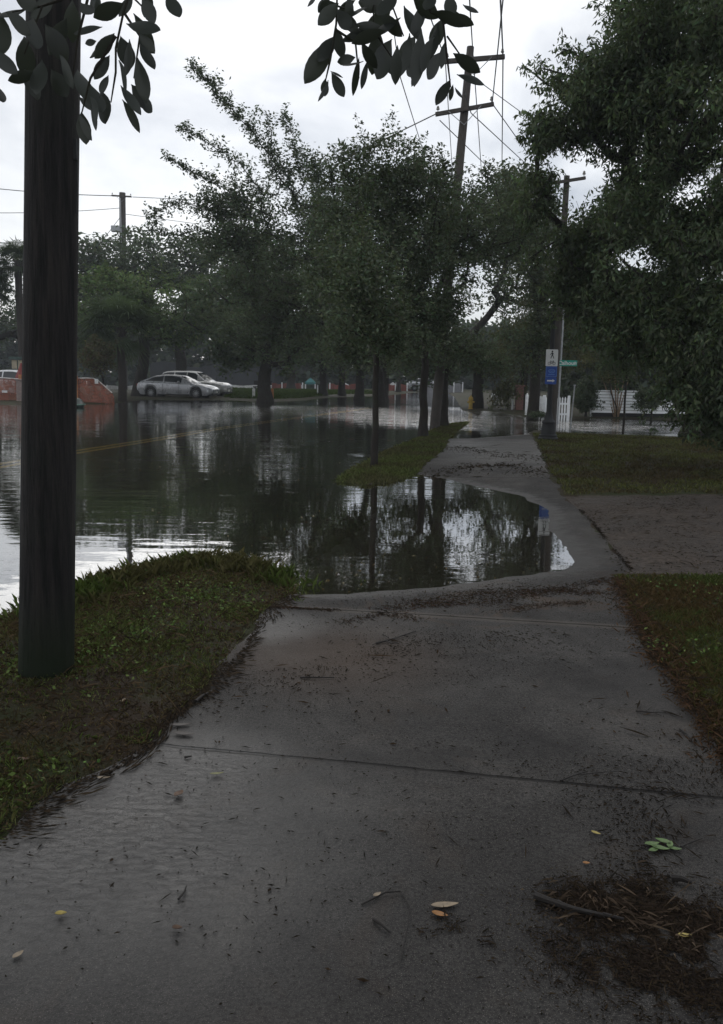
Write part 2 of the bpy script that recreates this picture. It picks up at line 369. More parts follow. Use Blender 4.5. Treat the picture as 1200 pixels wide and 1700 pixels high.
# ------------------------------------------------------------------ flood water
m = M('flood_water')
p1 = m.pos((1, 1.5, 1))
calm = m.blob(GH(740, 880), 1.0, 4.2)
calm2 = m.blob(GH(60, 960), .5, 4.5)
wind = m.noise(.09, 3, .5); windm = m.ramp(wind, (.42, 0.), (.6, 1.))
w1 = m.noise(4.0, 2, .5, m.pos((.55, 1.5, 1)), .4); w2 = m.noise(15, 2, .5, p1, .3); w3 = m.noise(1.1, 2, .5, m.pos((.4, 1.5, 1)), .5)
hgt = m.math('ADD', m.math('MULTIPLY', w1, .5), m.math('ADD', m.math('MULTIPLY', w2, .06), m.math('MULTIPLY', w3, 1.3)))
gust = m.math('MAXIMUM', m.blob(G(690, 686), 2, 11), m.blob(G(815, 700), 1, 8))
gust = m.math('MAXIMUM', gust, m.blob(G(960, 706), 1, 5))
stg = m.math('ADD', .085, m.math('ADD', m.math('MULTIPLY', windm, .16), m.math('MULTIPLY', gust, .8)))
cm = m.math('SUBTRACT', 1., m.math('MULTIPLY', m.math('MAXIMUM', calm, m.math('MULTIPLY', calm2, .7)), .90))
stg = m.math('MULTIPLY', stg, cm)
w4 = m.noise(2.0, 3, .6, m.pos((.6, 1.3, 1)), .4)
nb0 = m.bump(m.math('ADD', w4, w3), m.math('MULTIPLY', gust, .8), .17)
nb = m.bump(hgt, stg, .05, nb0)
fr = m.n('ShaderNodeFresnel'); fr.inputs[0].default_value = 1.34; m.put(fr.inputs['Normal'], nb)
gl = m.n('ShaderNodeBsdfGlossy'); gl.inputs['Roughness'].default_value = .012; gl.inputs[0].default_value = (.97, .97, .97, 1); m.put(gl.inputs['Normal'], nb)
tr = m.n('ShaderNodeBsdfTransparent'); tr.inputs[0].default_value = (.86, .80, .68, 1)
df = m.n('ShaderNodeBsdfDiffuse'); df.inputs[0].default_value = (.022, .020, .015, 1)
a = m.n('ShaderNodeMixShader'); a.inputs[0].default_value = .16; m.put(a.inputs[1], tr.outputs[0]); m.put(a.inputs[2], df.outputs[0])
b = m.n('ShaderNodeMixShader'); m.put(b.inputs[0], m.math('POWER', fr.outputs[0], .5)); m.put(b.inputs[1], a.outputs[0]); m.put(b.inputs[2], gl.outputs[0])
MWAT = m.done(b.outputs[0])
tag(mesh_np('water', [(-BIG, -60, 0), (BIG, -60, 0), (BIG, BIG - 5, 0), (-BIG, BIG - 5, 0)], [(0, 1, 2, 3)], MWAT), kind='structure')
# ================================================================== vegetation tools
BARK = M('bark'); q = BARK.pos((1, 1, .25), True); n1 = BARK.noise(14, 5, .7, q); n2 = BARK.noise(3, 3, .6, BARK.pos(obj=True))
c = BARK.mix(n1, (.012, .011, .010), (.055, .047, .040)); c = BARK.mix(BARK.ramp(n2, (.5, 0.), (.7, .5)), c, (.045, .055, .035))
BARK = BARK.done(BARK.bsdf(c, .85, BARK.bump(n1, 1, .03), spec=.2))
LEAF = attr_mat('foliage', .45, .38, .015); LEAFN = attr_mat('leathery_leaf', .35, .12, .03); GRASSM = attr_mat('grass_blades', .5, .3, .004)
DARK = (.088, .112, .068); MID = (.088, .118, .062); LIGHT = (.115, .165, .06); OLIVE = (.085, .085, .035); BROWN = (.09, .06, .035)
def norm(v): return v / (np.linalg.norm(v, axis=-1, keepdims=True) + 1e-9)
def leaf_mesh(name, cen, size, asp, rng, col, var, mat, parent, droop=0., tipn=4, cmix=None):
    """one small folded leaf per centre"""
    n = len(cen); size = size * rng.uniform(.65, 1.3, n)[:, None]
    d = norm(rng.normal(size=(n, 3)) * (1, 1, .6) + (0, 0, -droop)); s = norm(np.cross(d, norm(rng.normal(size=(n, 3)) * (1, 1, 1) + (0, 0, 1.)))); u = np.cross(d, s)
    a = cen; b = cen + d * size * .45 + s * size * asp * .5 + u * size * .06; t = cen + d * size - u * size * .08; e = cen + d * size * .45 - s * size * asp * .5 + u * size * .06
    V = np.stack([a, b, t, e], 1).reshape(-1, 3); Fc = np.arange(n * 4).reshape(n, 4)
    cc = np.array(col)[None] * (1 + rng.normal(0, var, (n, 1))) * rng.uniform(.85, 1.15, (n, 3))
    if cmix is not None:
        k = rng.rand(n) < cmix[1]; cc[k] = np.array(cmix[0]) * rng.uniform(.6, 1.3, (k.sum(), 1))
    cc = np.clip(cc, .004, .4)
    return mesh_np(name, V, Fc, mat, np.repeat(cc, 4, 0), parent)
def tubes_np(name, segs, mat, parent, sides=5):
    """segs: (p0,p1,r0,r1) list -> joined tubes"""
    V = []; Fc = []
    for p0, p1, r0, r1 in segs:
        d = (p1 - p0); l = d.length
        if l < 1e-5: continue
        d = d / l; a = d.orthogonal().normalized(); b_ = d.cross(a); k0 = len(V); n = sides if r0 > .02 else 3
        if r0 > .12: n = 10
        for p, r in ((p0 - d * r0 * .25, r0), (p1 + d * r1 * .25, r1)):
            for k in range(n):
                w = 2 * math.pi * k / n; V.append(p + a * (math.cos(w) * r) + b_ * (math.sin(w) * r))
        for k in range(n): Fc.append((k0 + k, k0 + (k + 1) % n, k0 + n + (k + 1) % n, k0 + n + k))
    return mesh_np(name, V, Fc, mat, None, parent, smooth=True)
def tree(name, label, base, r0, fork_h, blobs, cat='tree', group=None, seed=1, lsize=.1, lpc=50, crad=.35, col=MID, var=.3, asp=.5, droop=.3,
         sprays=(), lean=(0, 0), leafmat=None, cmix=None, stems=1, rmin=.004, flare=1.35, patch=.35, void=.40):
    """blobs: (centre, radii, clusters) in world metres; sprays: polylines dressed with leaves"""
    rng = np.random.RandomState(seed); rd = random.Random(seed)
    root = thing(name, label, cat, base, 0, group); B = Vector(base)
    pts = [Vector((0, 0, -.25))]; par = [-1]; 
    k = 7
    for i in range(1, k + 1):
        f = i / k; pts.append(Vector((lean[0] * f ** 1.5 + rd.uniform(-.12, .12) * r0 * 2, lean[1] * f ** 1.5 + rd.uniform(-.12, .12) * r0 * 2, fork_h * f))); par.append(i - 1)
    trunk_n = len(pts); fork = pts[-1]
    cl = []
    for c, rr, n in blobs:
        v = norm(rng.normal(size=(n, 3))) * (rng.rand(n, 1) ** .45); v = v * np.array(rr) + np.array(c) - np.array(B)
        cl.append(v)
    cl = np.concatenate(cl) if cl else np.zeros((0, 3))
    cl = cl[cl[:, 2] > .3] if len(cl) else cl
    if len(cl) > 30:                    # leave open gaps between the boughs
        q_ = .8 / max(crad, .25) ** .7; vn = (vnoise(cl[:, 0], cl[:, 2] + cl[:, 1] * .3, q_, seed + 3) + vnoise(cl[:, 1] + 9, cl[:, 2], q_, seed + 4)) / 2; cl = cl[vn > void]
    order = np.argsort(np.linalg.norm(cl - np.array(fork), axis=1)); cl = cl[order]; tips = []
    arr = np.array([tuple(p) for p in pts]); fk = np.array(fork); lo = trunk_n - (2 if stems == 1 else 4)
    tr = [np.array(p) for p in arr]
    for c in cl:
        A = np.array(tr[lo:]); d = np.linalg.norm(A - c, axis=1); df_ = np.linalg.norm(A - fk, axis=1)
        j = lo + int(np.argmin(d + .35 * df_ + .4 * np.maximum(0, A[:, 2] - c[2])))
        p0 = tr[j]; L_ = np.linalg.norm(c - p0); n = max(1, min(6, int(L_ / max(.35, crad * 1.2)))); prev = j
        side = rng.normal(size=3) * L_ * .07
        for i in range(1, n + 1):
            f = i / n; q = p0 + (c - p0) * f + side * math.sin(math.pi * f) + np.array((0, 0, .10 * L_ * math.sin(math.pi * f)))
            tr.append(q); par.append(prev); prev = len(tr) - 1
        tips.append(prev)
    spr_pts = []
    for line, sr, nl in sprays:
        lw = [Vector(p) - B for p in line]; A = np.array(tr[lo:]); d = np.linalg.norm(A - np.array(lw[0]), axis=1); prev = lo + int(np.argmin(d))
        L0 = []
        for a_, b_ in zip(lw, lw[1:]):
            m_ = max(2, int((b_ - a_).length / .25))
            for i in range(m_): L0.append(np.array(a_.lerp(b_, i / m_)) + rng.normal(size=3) * .04)
        L0.append(np.array(lw[-1]))
        for i, q in enumerate(L0):
            tr.append(q); par.append(prev); prev = len(tr) - 1
            f = 1 - i / len(L0) * .45
            for _ in range(4):
                e_ = q + rng.normal(size=3) * sr * f * (1, .8, 1) * .8 + (0, 0, .06); tr.append(e_); par.append(prev); tips_i = len(tr) - 1
                t_ = rng.rand(max(1, nl // 2), 1); spr_pts.append(q + (e_ - q) * (t_ * 1.1) + rng.normal(size=(len(t_), 3)) * sr * .22)
        tips.append(prev)
    n = len(tr); cnt = np.ones(n) * .0; cnt[tips] += 1
    for i in range(n - 1, 0, -1):
        if cnt[i] == 0: cnt[i] = .03
        cnt[par[i]] += cnt[i]
    tot = max(cnt[0], 1); R = np.maximum(rmin, r0 * .82 * (cnt / tot) ** .46); segs = []
    for i in range(trunk_n): R[i] = r0 * (1 - .25 * i / trunk_n); 
    R[0] = r0 * flare * 1.1; R[1] = r0 * 1.06 if fork_h / 7 > .25 else r0 * 1.2
    tv = [Vector(p) for p in tr]
    tb = MB(); rs = [R[0]] + [float(x) for x in R[1:trunk_n]]
    tp = [tv[0], tv[0].lerp(tv[1], .35)] + tv[1:trunk_n]; rs = [rs[0], r0 * flare, *rs[1:]]
    tp[1].z = .02
    tb.tube(tp, rs, 12)
    for i in range(trunk_n, n):
        rp_ = min(R[par[i]], max(R[i] * 1.25, rmin)); tb_ = (tv[par[i]], tv[i], float(rp_), float(R[i])); segs.append(tb_)
    to = tb.build('trunk', BARK, root, smooth=True)
    L_ = []
    tarr = np.array(tr)
    for t in tips[:len(cl)]:
        k = rng.poisson(lpc * 1.3); sc = rng.uniform(.7, 1.25)
        L_.append(tarr[t] + norm(rng.normal(size=(k, 3))) * (rng.rand(k, 1) ** .5) * crad * sc * (1.15, 1.15, .8))
    if spr_pts: L_ += spr_pts
    if len(cl) > 20:                    # leafy shoots sticking out of the crown
        tt = tarr[tips[:len(cl)]]; md = tt.mean(0); out = np.linalg.norm((tt - md) / (tt.std(0) + .1), axis=1); idx = np.where(out > np.percentile(out, 55))[0]; sg2 = []
        for t in idx:
            for _ in range(1):
                d_ = norm(norm(tt[t] - md) * (1, 1, .6) + (0, 0, .35 - droop * .35) + rng.normal(size=3) * .45); ln = min(crad, .6) * rng.uniform(1.0, 2.3); k = int(lpc * .55); q_ = rng.rand(k, 1)
                L_.append(tt[t] + d_ * ln * q_ + rng.normal(size=(k, 3)) * crad * .20 * (1.1 - q_ * .7)); sg2.append((Vector(tt[t]), Vector(tt[t] + d_ * ln), rmin * 1.3, rmin * .6))
        segs += sg2
    if segs: tubes_np('branches', segs, BARK, root)
    cen = np.concatenate(L_)
    # growth varies in tone from one bough to the next
    pn = vnoise(cen[:, 0] + cen[:, 2] * .7, cen[:, 1] + cen[:, 2] * .5, 1.1 / max(crad, .2) * .5, seed)[:, None]
    o = leaf_mesh('crown', cen, lsize, asp, rng, col, var, leafmat or LEAF, root, droop, cmix=cmix)
    a_ = o.data.attributes['col']; arr = np.empty(len(cen) * 16, np.float32); a_.data.foreach_get('color', arr); arr = arr.reshape(-1, 4, 4)
    arr[:, :, :3] *= (1 - patch + 2 * patch * pn)[:, :, None]; a_.data.foreach_set('color', arr.ravel())
    return root
def bl(px, py, D, rx, ry, n, dd=None):  # crown mass placed by its picture position and size at depth D
    c = P(px, py, D); s = D / F; return (tuple(c), (rx * s, (dd if dd else rx * s), ry * s), n)
def gz(px, py):
    p = G(px, py); return (p.x, p.y, H(p.x, p.y))
def spr(D, *pp): return [P(x, y, D + dz) for (x, y, dz) in [(p + (0,))[:3] for p in pp]]
# ------------------------------------------------------------------ trees on the grassy strip (nearest first)
tree('young_tree', 'slender young tree with a thin leaning trunk at the near tip of the grassy strip', gz(621, 778), .062, 2.6,
     [bl(612, 500, 13.7, 62, 85, 75, .9), bl(600, 420, 13.7, 60, 60, 50, .9), bl(640, 560, 13.7, 45, 40, 22, .6)], seed=11, lsize=.075, lpc=55, crad=.3, col=DARK, droop=.3, flare=1.15)
b2 = gz(702, 727)
tree('oak_tree', 'dark straight-trunked oak on the grassy strip, third trunk from the camera side', b2, .12, 2.6,
     [bl(650, 380, 21, 130, 100, 210, 2.0), bl(640, 305, 21, 95, 60, 110, 1.6), bl(560, 450, 21, 60, 80, 26, 1.6), bl(690, 520, 20, 90, 70, 90, 1.5), bl(600, 560, 21, 60, 40, 35, 1)], seed=12, lsize=.095, lpc=75, crad=.42, col=DARK,
     sprays=[(spr(21, (600, 300), (610, 262), (618, 240)), .22, 36), (spr(21, (680, 300), (700, 262), (704, 248)), .2, 30), (spr(21, (560, 340), (545, 300), (548, 286)), .2, 30), (spr(21, (720, 330), (735, 290), (740, 270)), .25, 30)],
     group='oaks along the flooded street')
b3 = gz(735, 709)
tree('oak_tree', 'oak with a thick dark trunk beside the leaning wooden pole at the water edge', b3, .17, 2.9,
     [bl(800, 375, 25.5, 95, 60, 130, 2.2), bl(740, 480, 25, 60, 70, 50, 2), bl(720, 420, 25, 80, 90, 90, 2), bl(700, 560, 25, 90, 50, 60, 1.8), bl(790, 590, 26, 50, 25, 24, 1.6)], seed=13, lsize=.11, lpc=75, crad=.45, col=DARK,
     sprays=[(spr(25, (800, 340), (812, 300), (806, 285)), .3, 36), (spr(25, (850, 360), (865, 315), (872, 298)), .3, 36), (spr(25, (770, 350), (760, 320), (745, 310)), .3, 30)],
     group='oaks along the flooded street')
# tall open oak whose sprays reach into the sky on the left
tree('oak_tree', 'tall open oak with long feathery boughs reaching up left into the sky', gz(634, 668), .26, 3.4,
     [bl(470, 440, 34, 120, 62, 160, 3.2), bl(420, 400, 34, 80, 42, 60, 3), bl(520, 380, 34, 80, 55, 64, 3), bl(500, 320, 34, 55, 55, 26, 2), bl(560, 350, 34, 50, 50, 28, 2), bl(440, 520, 36, 110, 50, 110, 3), bl(560, 470, 36, 90, 75, 130, 3), bl(400, 345, 34, 60, 26, 34, 2)],
     seed=14, lsize=.14, lpc=70, crad=.6, col=DARK, lean=(-.5, -2),
     sprays=[(spr(33, (505, 345), (468, 300), (425, 225), (385, 180), (350, 140), (318, 108)), .42, 46), (spr(33, (440, 330), (395, 270), (340, 236), (300, 212)), .34, 30),
             (spr(33, (430, 370), (370, 310), (320, 285), (280, 262)), .36, 30), (spr(33, (420, 400), (350, 350), (300, 335), (262, 352), (246, 370)), .45, 36),
             (spr(33, (500, 300), (490, 250), (480, 205), (470, 190)), .38, 30), (spr(33, (480, 300), (450, 240), (444, 190)), .34, 26), (spr(33, (520, 330), (530, 290), (520, 262)), .34, 26),
             (spr(33, (380, 400), (330, 380), (290, 390), (250, 380)), .4, 30)], group='oaks along the flooded street')
tree('oak_tree', 'forked oak with a curved low limb beyond the flooded crossing', gz(790, 679), .3, 3.2,
     [bl(760, 580, 45, 80, 36, 80, 3), bl(830, 400, 45, 70, 50, 24, 3), bl(730, 600, 44, 60, 28, 50, 2), bl(860, 350, 45, 60, 50, 60, 2.5), bl(840, 480, 45, 40, 60, 40, 2)], seed=15, lsize=.2, lpc=60, crad=.8, col=DARK, stems=2, group='oaks along the flooded street')
tree('oak_tree', 'dark oak trunk rising behind the low shrub left of the picket fence', gz(886, 695), .24, 4.0,
     [bl(895, 430, 33, 55, 90, 90, 2.6), bl(900, 560, 33, 55, 55, 55, 2), bl(860, 330, 33, 50, 50, 40, 2)], seed=16, lsize=.14, lpc=75, crad=.6, col=DARK, cmix=(OLIVE, .12), group='oaks along the flooded street')
# row of trunks across the road
row = [(440, 668, .45, 53, 'broad forked oak on the far bank right of the silver car', [bl(440, 560, 53, 110, 55, 150, 3.5), bl(360, 500, 53, 80, 60, 90, 3), bl(500, 500, 53, 80, 70, 90, 3), bl(420, 440, 53, 110, 55, 100, 3)], MID, 3.0),
       (537, 658, .30, 63, 'oak on the far bank, first trunk right of the broad forked oak', [bl(550, 570, 63, 60, 45, 70, 3)], DARK, 3.4),
       (568, 658, .28, 65, 'oak on the far bank, second trunk right of the broad forked oak', [bl(575, 540, 65, 60, 50, 60, 3)], DARK, 3.6),
       (596, 663, .34, 58, 'thick-trunked oak on the far bank left of the young tree', [bl(600, 560, 58, 60, 60, 80, 3)], DARK, 3.4),
       (636, 666, .34, 56, 'oak standing in the water just right of the young tree trunk', [bl(650, 560, 56, 60, 60, 80, 3)], DARK, 3.2),
       (661, 652, .25, 90, 'small distant oak in front of the red netting', [bl(665, 570, 90, 50, 50, 50, 4)], DARK, 4.5),
       (483, 647, .45, 95, 'distant oak behind the grass near the turquoise tent', [bl(490, 570, 95, 60, 40, 60, 4)], DARK, 4.5)]
for i, (px, py, r_, D, lab, bb, cc, fh) in enumerate(row):
    b_ = G(px, py); k = b_.y / D
    bb = [((c_[0] * k, c_[1] * k, (c_[2] - EYE) * k + EYE), tuple(q * k for q in rr), n) for c_, rr, n in bb]
    tree('oak_tree', lab, (b_.x, b_.y, H(b_.x, b_.y)), r_ * k, fh, bb, seed=30 + i, lsize=.24, lpc=60, crad=.95, col=cc, group='oaks along the flooded street', stems=2)
# left trees behind the orange netting
b_ = gz(231, 660)
tree('oak_tree', 'bright green spreading oak with slanting limbs left of the silver car', b_, .42, 2.3,
     [bl(250, 500, 52, 85, 45, 130, 3.5), bl(180, 500, 51, 55, 50, 60, 3), bl(290, 540, 52, 60, 30, 45, 3)], seed=41, lsize=.24, lpc=60, crad=.8, col=LIGHT, lean=(.3, 0), stems=2, patch=.5)
p_ = G(300, 652)
tree('oak_tree', 'wide dark oak crown rising behind the bright green one', (p_.x, p_.y, H(p_.x, p_.y)), .5, 4.5,
     [((p_.x - 4, p_.y, 9.8), (10.0, 5, 3.0), 190), ((p_.x + 5, p_.y, 9), (6, 5, 4), 90), ((p_.x - 9, p_.y, 8), (4, 4, 3.2), 60)], seed=42, lsize=.34, lpc=60, crad=1.15, col=DARK)
p_ = G(20, 650)
tree('oak_tree', 'dark tree at the left picture edge behind the green-roofed kiosk', (p_.x - 3, p_.y, H(p_.x, p_.y)), .4, 3.2,
     [((p_.x - 3, p_.y, 6.6), (4.5, 4, 3.2), 120), ((p_.x + 3, p_.y + 2, 5.5), (4, 4, 2.4), 70), ((p_.x + 7.5, p_.y + 2, 5.2), (4, 4, 3.0), 80)], seed=43, lsize=.3, lpc=60, crad=1, col=DARK)
b_ = gz(172, 668)
tree('shrub', 'olive and russet shrub behind the orange netting', b_, .08, .8,
     [bl(160, 590, 42, 26, 32, 34, .9)], 'shrub', seed=44, lsize=.16, lpc=60, crad=.4, col=OLIVE, stems=2, cmix=(BROWN, .3))
# ------------------------------------------------------------------ the big tree on the right
R0 = gz(1165, 727)
tree('evergreen_tree', 'huge dark broadleaf tree with drooping leaves filling the right side', R0, .5, 3.0,
     [bl(1130, 60, 15, 120, 110, 170, 2.2), bl(1200, 200, 14, 120, 140, 200, 2.2), bl(1060, 180, 15.5, 80, 75, 85, 1.5), bl(980, 175, 16, 60, 60, 42, 1.1), bl(915, 225, 16.5, 30, 26, 15, .6), bl(897, 330, 17, 24, 40, 12, .5),
      bl(1120, 400, 15, 130, 120, 250, 2.2), bl(990, 440, 17, 70, 90, 105, 1.3), bl(1075, 330, 16, 62, 80, 75, 1.4), bl(1180, 540, 14, 90, 90, 150, 1.8), bl(1200, 400, 14, 60, 150, 170, 1.8), bl(1070, 540, 16, 90, 60, 100, 1.5), bl(985, 500, 18, 45, 40, 28, 1),
      bl(1170, 640, 14, 50, 32, 40, 1), bl(1060, 60, 15.5, 40, 50, 26, 1)],
     seed=51, lsize=.115, lpc=85, crad=.4, col=MID, droop=1.1, asp=.36, var=.35, lean=(.4, -1.2), cmix=(LIGHT, .06),
     sprays=[(spr(16, (1000, 150), (950, 120), (905, 115)), .25, 30), (spr(16, (1000, 120), (960, 90), (935, 82)), .25, 30), (spr(16.5, (960, 160), (910, 140), (870, 112)), .2, 18),
             (spr(16.5, (920, 290), (890, 330), (876, 370)), .25, 30), (spr(16, (1060, 60), (1030, 30), (1020, -10)), .3, 40), (spr(17, (1000, 390), (930, 400), (880, 430)), .35, 40), (spr(16, (990, 200), (930, 215), (895, 245)), .28, 36)])
p_ = G(1270, 775)
tree('bush', 'low bush at the foot of the huge dark tree, leaves down to the lawn', (p_.x, p_.y, H(p_.x, p_.y)), .06, .5,
     [bl(1215, 690, 14.5, 60, 55, 75, .9), bl(1180, 640, 15, 35, 40, 30, .8)], 'bush', seed=52, lsize=.1, lpc=70, crad=.3, col=MID, droop=.8, stems=2, asp=.4)
# shrubs and trees round the white boards
for lab, px, py, D, rx, ry, sd, cc in [('round clipped dark shrub right of the picket fence end', 972, 693, 31, 22, 34, 61, DARK), ('round dark shrub in front of the middle of the white boards', 1081, 697, 31, 27, 32, 62, DARK)]:
    b_ = gz(px, py); k = b_[1]
    tree('shrub', lab, b_, .05, .5, [bl(px, py - ry - 2, k, rx * .72, ry * .8, 90, rx * .72 * k / F)], 'shrub', seed=sd, lsize=.085, lpc=90, crad=.26, col=cc, stems=3, droop=0)
b_ = gz(897, 697)
tree('bush', 'low dark bush at the foot of the picket fence', b_, .03, .15, [bl(892, 690, b_[1] - .3, 28, 5, 40, .4)], 'bush', seed=63, lsize=.07, lpc=60, crad=.18, col=DARK, stems=2)
b_ = gz(1023, 694)
rt = tree('crape_myrtle', 'pale multi-stemmed small tree against the white boards', b_, .03, .4, [bl(1020, 590, b_[1], 55, 45, 60, 1.2)], 'small tree', seed=64, lsize=.1, lpc=60, crad=.35, col=OLIVE, stems=2, flare=1)
MTAN = plain('tan_bark', (.22, .15, .09), .8)
for k, (dx, tx) in enumerate([(-.03, -.55), (0, -.2), (.02, .05), (.05, .35), (.08, .62), (-.05, -.85)]):
    MB().tube([(dx, .02 * k, -.1), (dx + tx * .35, .03 * k, .9), (tx, .05 * k, 2.2)], [.03, .026, .015], 6).build('stem', MTAN, rt, smooth=True)
b_ = gz(1034, 722)
tree('young_tree', 'thin sapling with a straight dark stem at the right lawn edge', b_, .035, 1.9, [bl(1035, 590, b_[1], 40, 40, 40, .8)], seed=65, lsize=.09, lpc=50, crad=.3, col=DARK, flare=1.05)
# drooping olive tree in the distance
b_ = G(868, 682)
tree('willow_like_tree', 'distant olive-green tree with hanging foliage behind the brick pillar', (b_.x, b_.y, H(b_.x, b_.y)), .2, 2.6,
     [bl(850, 590, b_.y, 38, 52, 90, 2), bl(880, 540, b_.y, 30, 50, 60, 2), bl(835, 640, b_.y, 22, 20, 30, 1.5), bl(930, 560, b_.y, 30, 60, 60, 2)], seed=66, lsize=.2, lpc=60, crad=.6, col=OLIVE, droop=1.5, asp=.3)
# ------------------------------------------------------------------ far wood (one mass)
rng = np.random.RandomState(77)
def wood(name, line, h0, h1, n, size, dep, col, label, seed):
    rng = np.random.RandomState(seed); ln = np.array(line, float); sg = np.linalg.norm(np.diff(ln, axis=0), axis=1); cum = np.concatenate([[0], np.cumsum(sg)])
    t = rng.rand(n) * cum[-1]; x = np.interp(t, cum, ln[:, 0]); y = np.interp(t, cum, ln[:, 1]); top = h0 + (h1 - h0) * vnoise(t, t * 0 + seed, .09, seed) + 2.2 * vnoise(t, t * 0 + seed, .4, seed + 1)
    z = top * (rng.rand(n) ** 1.25); dd = rng.normal(size=n) * dep; x = x + dd * .3; y = y + dd
    o = leaf_mesh(name, np.column_stack([x, y, z + .2]), size, .7, rng, col, .35, LEAF, None, .2)
    return tag(o, label, 'wood', kind='stuff')
wood('far_trees', [(-190, 100), (-80, 118), (-20, 125), (18, 120), (40, 100)], 7, 10, 60000, 1.1, 4, (.05, .065, .042), 'far dark belt of trees closing the view across the street', 1)
wood('garden_trees', [(14, 60), (22, 52), (34, 48), (60, 44), (100, 40)], 5, 8, 60000, .5, 2.5, (.05, .065, .042), 'dark mass of garden trees behind the white boards', 2)
# ------------------------------------------------------------------ palms
MPT = plain('palm_trunk', (.035, .028, .022), .9, bump=.8, scale=5)
def palm(label, base, h, r, R_, n, seed, col):
    rng = np.random.RandomState(seed); root = thing('palm_tree', label, 'palm tree', base, 0)
    MB().tube([(0, 0, -.2), (.03, 0, h * .3), (-.03, 0, h * .7), (0, 0, h)], [r * 1.25, r, r, r * 1.1], 12).build('trunk', MPT, root, smooth=True)
    b = MB()                            # old boots below the crown
    for k in range(26):
        a = k * 2.4; z = h - .9 + .9 * k / 26; b.tube([(math.cos(a) * r * .7, math.sin(a) * r * .7, z), (math.cos(a) * r * 1.7, math.sin(a) * r * 1.7, z + .22)], [.05, .02], 5)
    b.build('leaf_bases', MPT, root)
    V = []; Fc = []; cols = []
    for k in range(n):
        a = rng.uniform(0, 6.28); el = rng.uniform(-.6, 1.2); L_ = R_ * rng.uniform(.75, 1.1); st = L_ * .5
        d = Vector((math.cos(a) * math.cos(el), math.sin(a) * math.cos(el), math.sin(el))); o = Vector((0, 0, h)); hub = o + d * st - Vector((0, 0, .1 * st))
        sx = d.cross(Vector((0, 0, 1))).normalized(); up = sx.cross(d); w = Vector((sx.x, sx.y, sx.z)) * .015
        b0 = len(V); V += [o - w, o + w, hub + w, hub - w]; Fc.append((b0, b0 + 1, b0 + 2, b0 + 3)); cols += [(.05, .06, .02)] * 4
        cc = np.array(col) * rng.uniform(.6, 1.4)
        for q in range(24):
            w_ = (q / 23 - .5) * 4.0; ld = (d * math.cos(w_) + sx * math.sin(w_)).normalized(); le = L_ * .62 * (1 - .25 * abs(w_) / 2); tip = hub + ld * le + Vector((0, 0, -.35 * le * (.4 + rng.rand()))); md = hub + ld * le * .5
            pw = ld.cross(up).normalized() * .035
            b0 = len(V); V += [hub, md + pw, tip, md - pw]; Fc.append((b0, b0 + 1, b0 + 2, b0 + 3)); cols += [tuple(cc)] * 4
    mesh_np('fronds', V, Fc, LEAF, cols, root); return root
b_ = G(203, 667)
palm('palm with a stout brown trunk beside the end of the orange netting', (b_.x, b_.y, H(b_.x, b_.y)), 4.0, .21, 2.7, 60, 5, (.05, .075, .035))
b_ = G(38, 655); palm('palm with its fan crown half hidden by the near wooden pole', (b_.x, b_.y, H(b_.x, b_.y)), 8.2 * b_.y / 52, .22, 2.0, 42, 6, (.04, .06, .03))
b_ = G(-12, 655); palm('palm cut by the left picture edge', (b_.x, b_.y, H(b_.x, b_.y)), 7.0, .22, 2.2, 42, 7, (.04, .06, .03))
# ------------------------------------------------------------------ leafy sprays hanging into the top of the picture
def outline_leaf(rng, L_, w):
    xs = [0, .06, .15, .28, .42, .56, .70, .82, .92, 1]; ws = [.03, .16, .42, .74, .94, 1.0, .92, .70, .40, .03]
    l = [(x * L_, -w * k * .5, 0) for x, k in zip(xs, ws)]; r_ = [(x * L_, w * k * .5, 0) for x, k in zip(xs, ws)]
    m_ = [(x * L_, 0, -.07 * w) for x in xs]
    return l, m_, r_
def spray(parent, label, D, twigs, leaves, seed):
    """twigs: pixel polylines; leaves: (px,py,angle_deg,length_px,width_px)"""
    rng = np.random.RandomState(seed); root = thing('leafy_branch', label, None, tuple(P(*twigs[0][0], D) - parent.location)); root.parent = parent
    o = P(*twigs[0][0], D); b = MB()
    for i, tw in enumerate(twigs):
        ds = D + .05 * math.sin(i * 2.3); pp = [P(x, y, ds) - o for x, y in tw]
        b.tube(pp, [.0028 if i else .006] + [.0022] * (len(pp) - 2) + [.0012] if len(pp) > 2 else [.002, .0012], 6)
    b.build('twigs', BARK, root, smooth=True)
    V = []; Fc = []; cols = []
    for k, (x, y, a, L_, w) in enumerate(leaves):
        ds = D + rng.uniform(-.10, .12); s = ds / F; l, m_, r_ = outline_leaf(rng, L_ * s, w * s * rng.uniform(.78, .98)); th = rad(a)
        X = Vector((math.cos(th), 0, -math.sin(th))); roll = rng.uniform(-1.0, 1.0); pit = rng.uniform(-.5, .5)
        X = (X + Vector((0, pit, 0))).normalized(); Y0 = Vector((0, 1, 0)).cross(X).normalized(); Nn = X.cross(Y0).normalized(); Y = Y0 * math.cos(roll) + Nn * math.sin(roll); N = X.cross(Y)
        o_ = P(x, y, ds) - o; b0 = len(V); bend = rng.uniform(-.3, .55)
        for j in range(10):
            for q in (l[j], m_[j], r_[j]):
                V.append(o_ + X * q[0] + Y * q[1] + N * (q[2] - bend * (q[0] / (L_ * s)) ** 2 * L_ * s * .5))
        for j in range(9):
            for q in (0, 1): Fc.append((b0 + j * 3 + q, b0 + j * 3 + q + 1, b0 + j * 3 + 4 + q, b0 + j * 3 + 3 + q))
        cols += [tuple(np.array((.046, .052, .048)) * rng.uniform(.7, 1.3))] * 30
    mesh_np('leaves', V, Fc, LEAFN, cols, root, smooth=True)
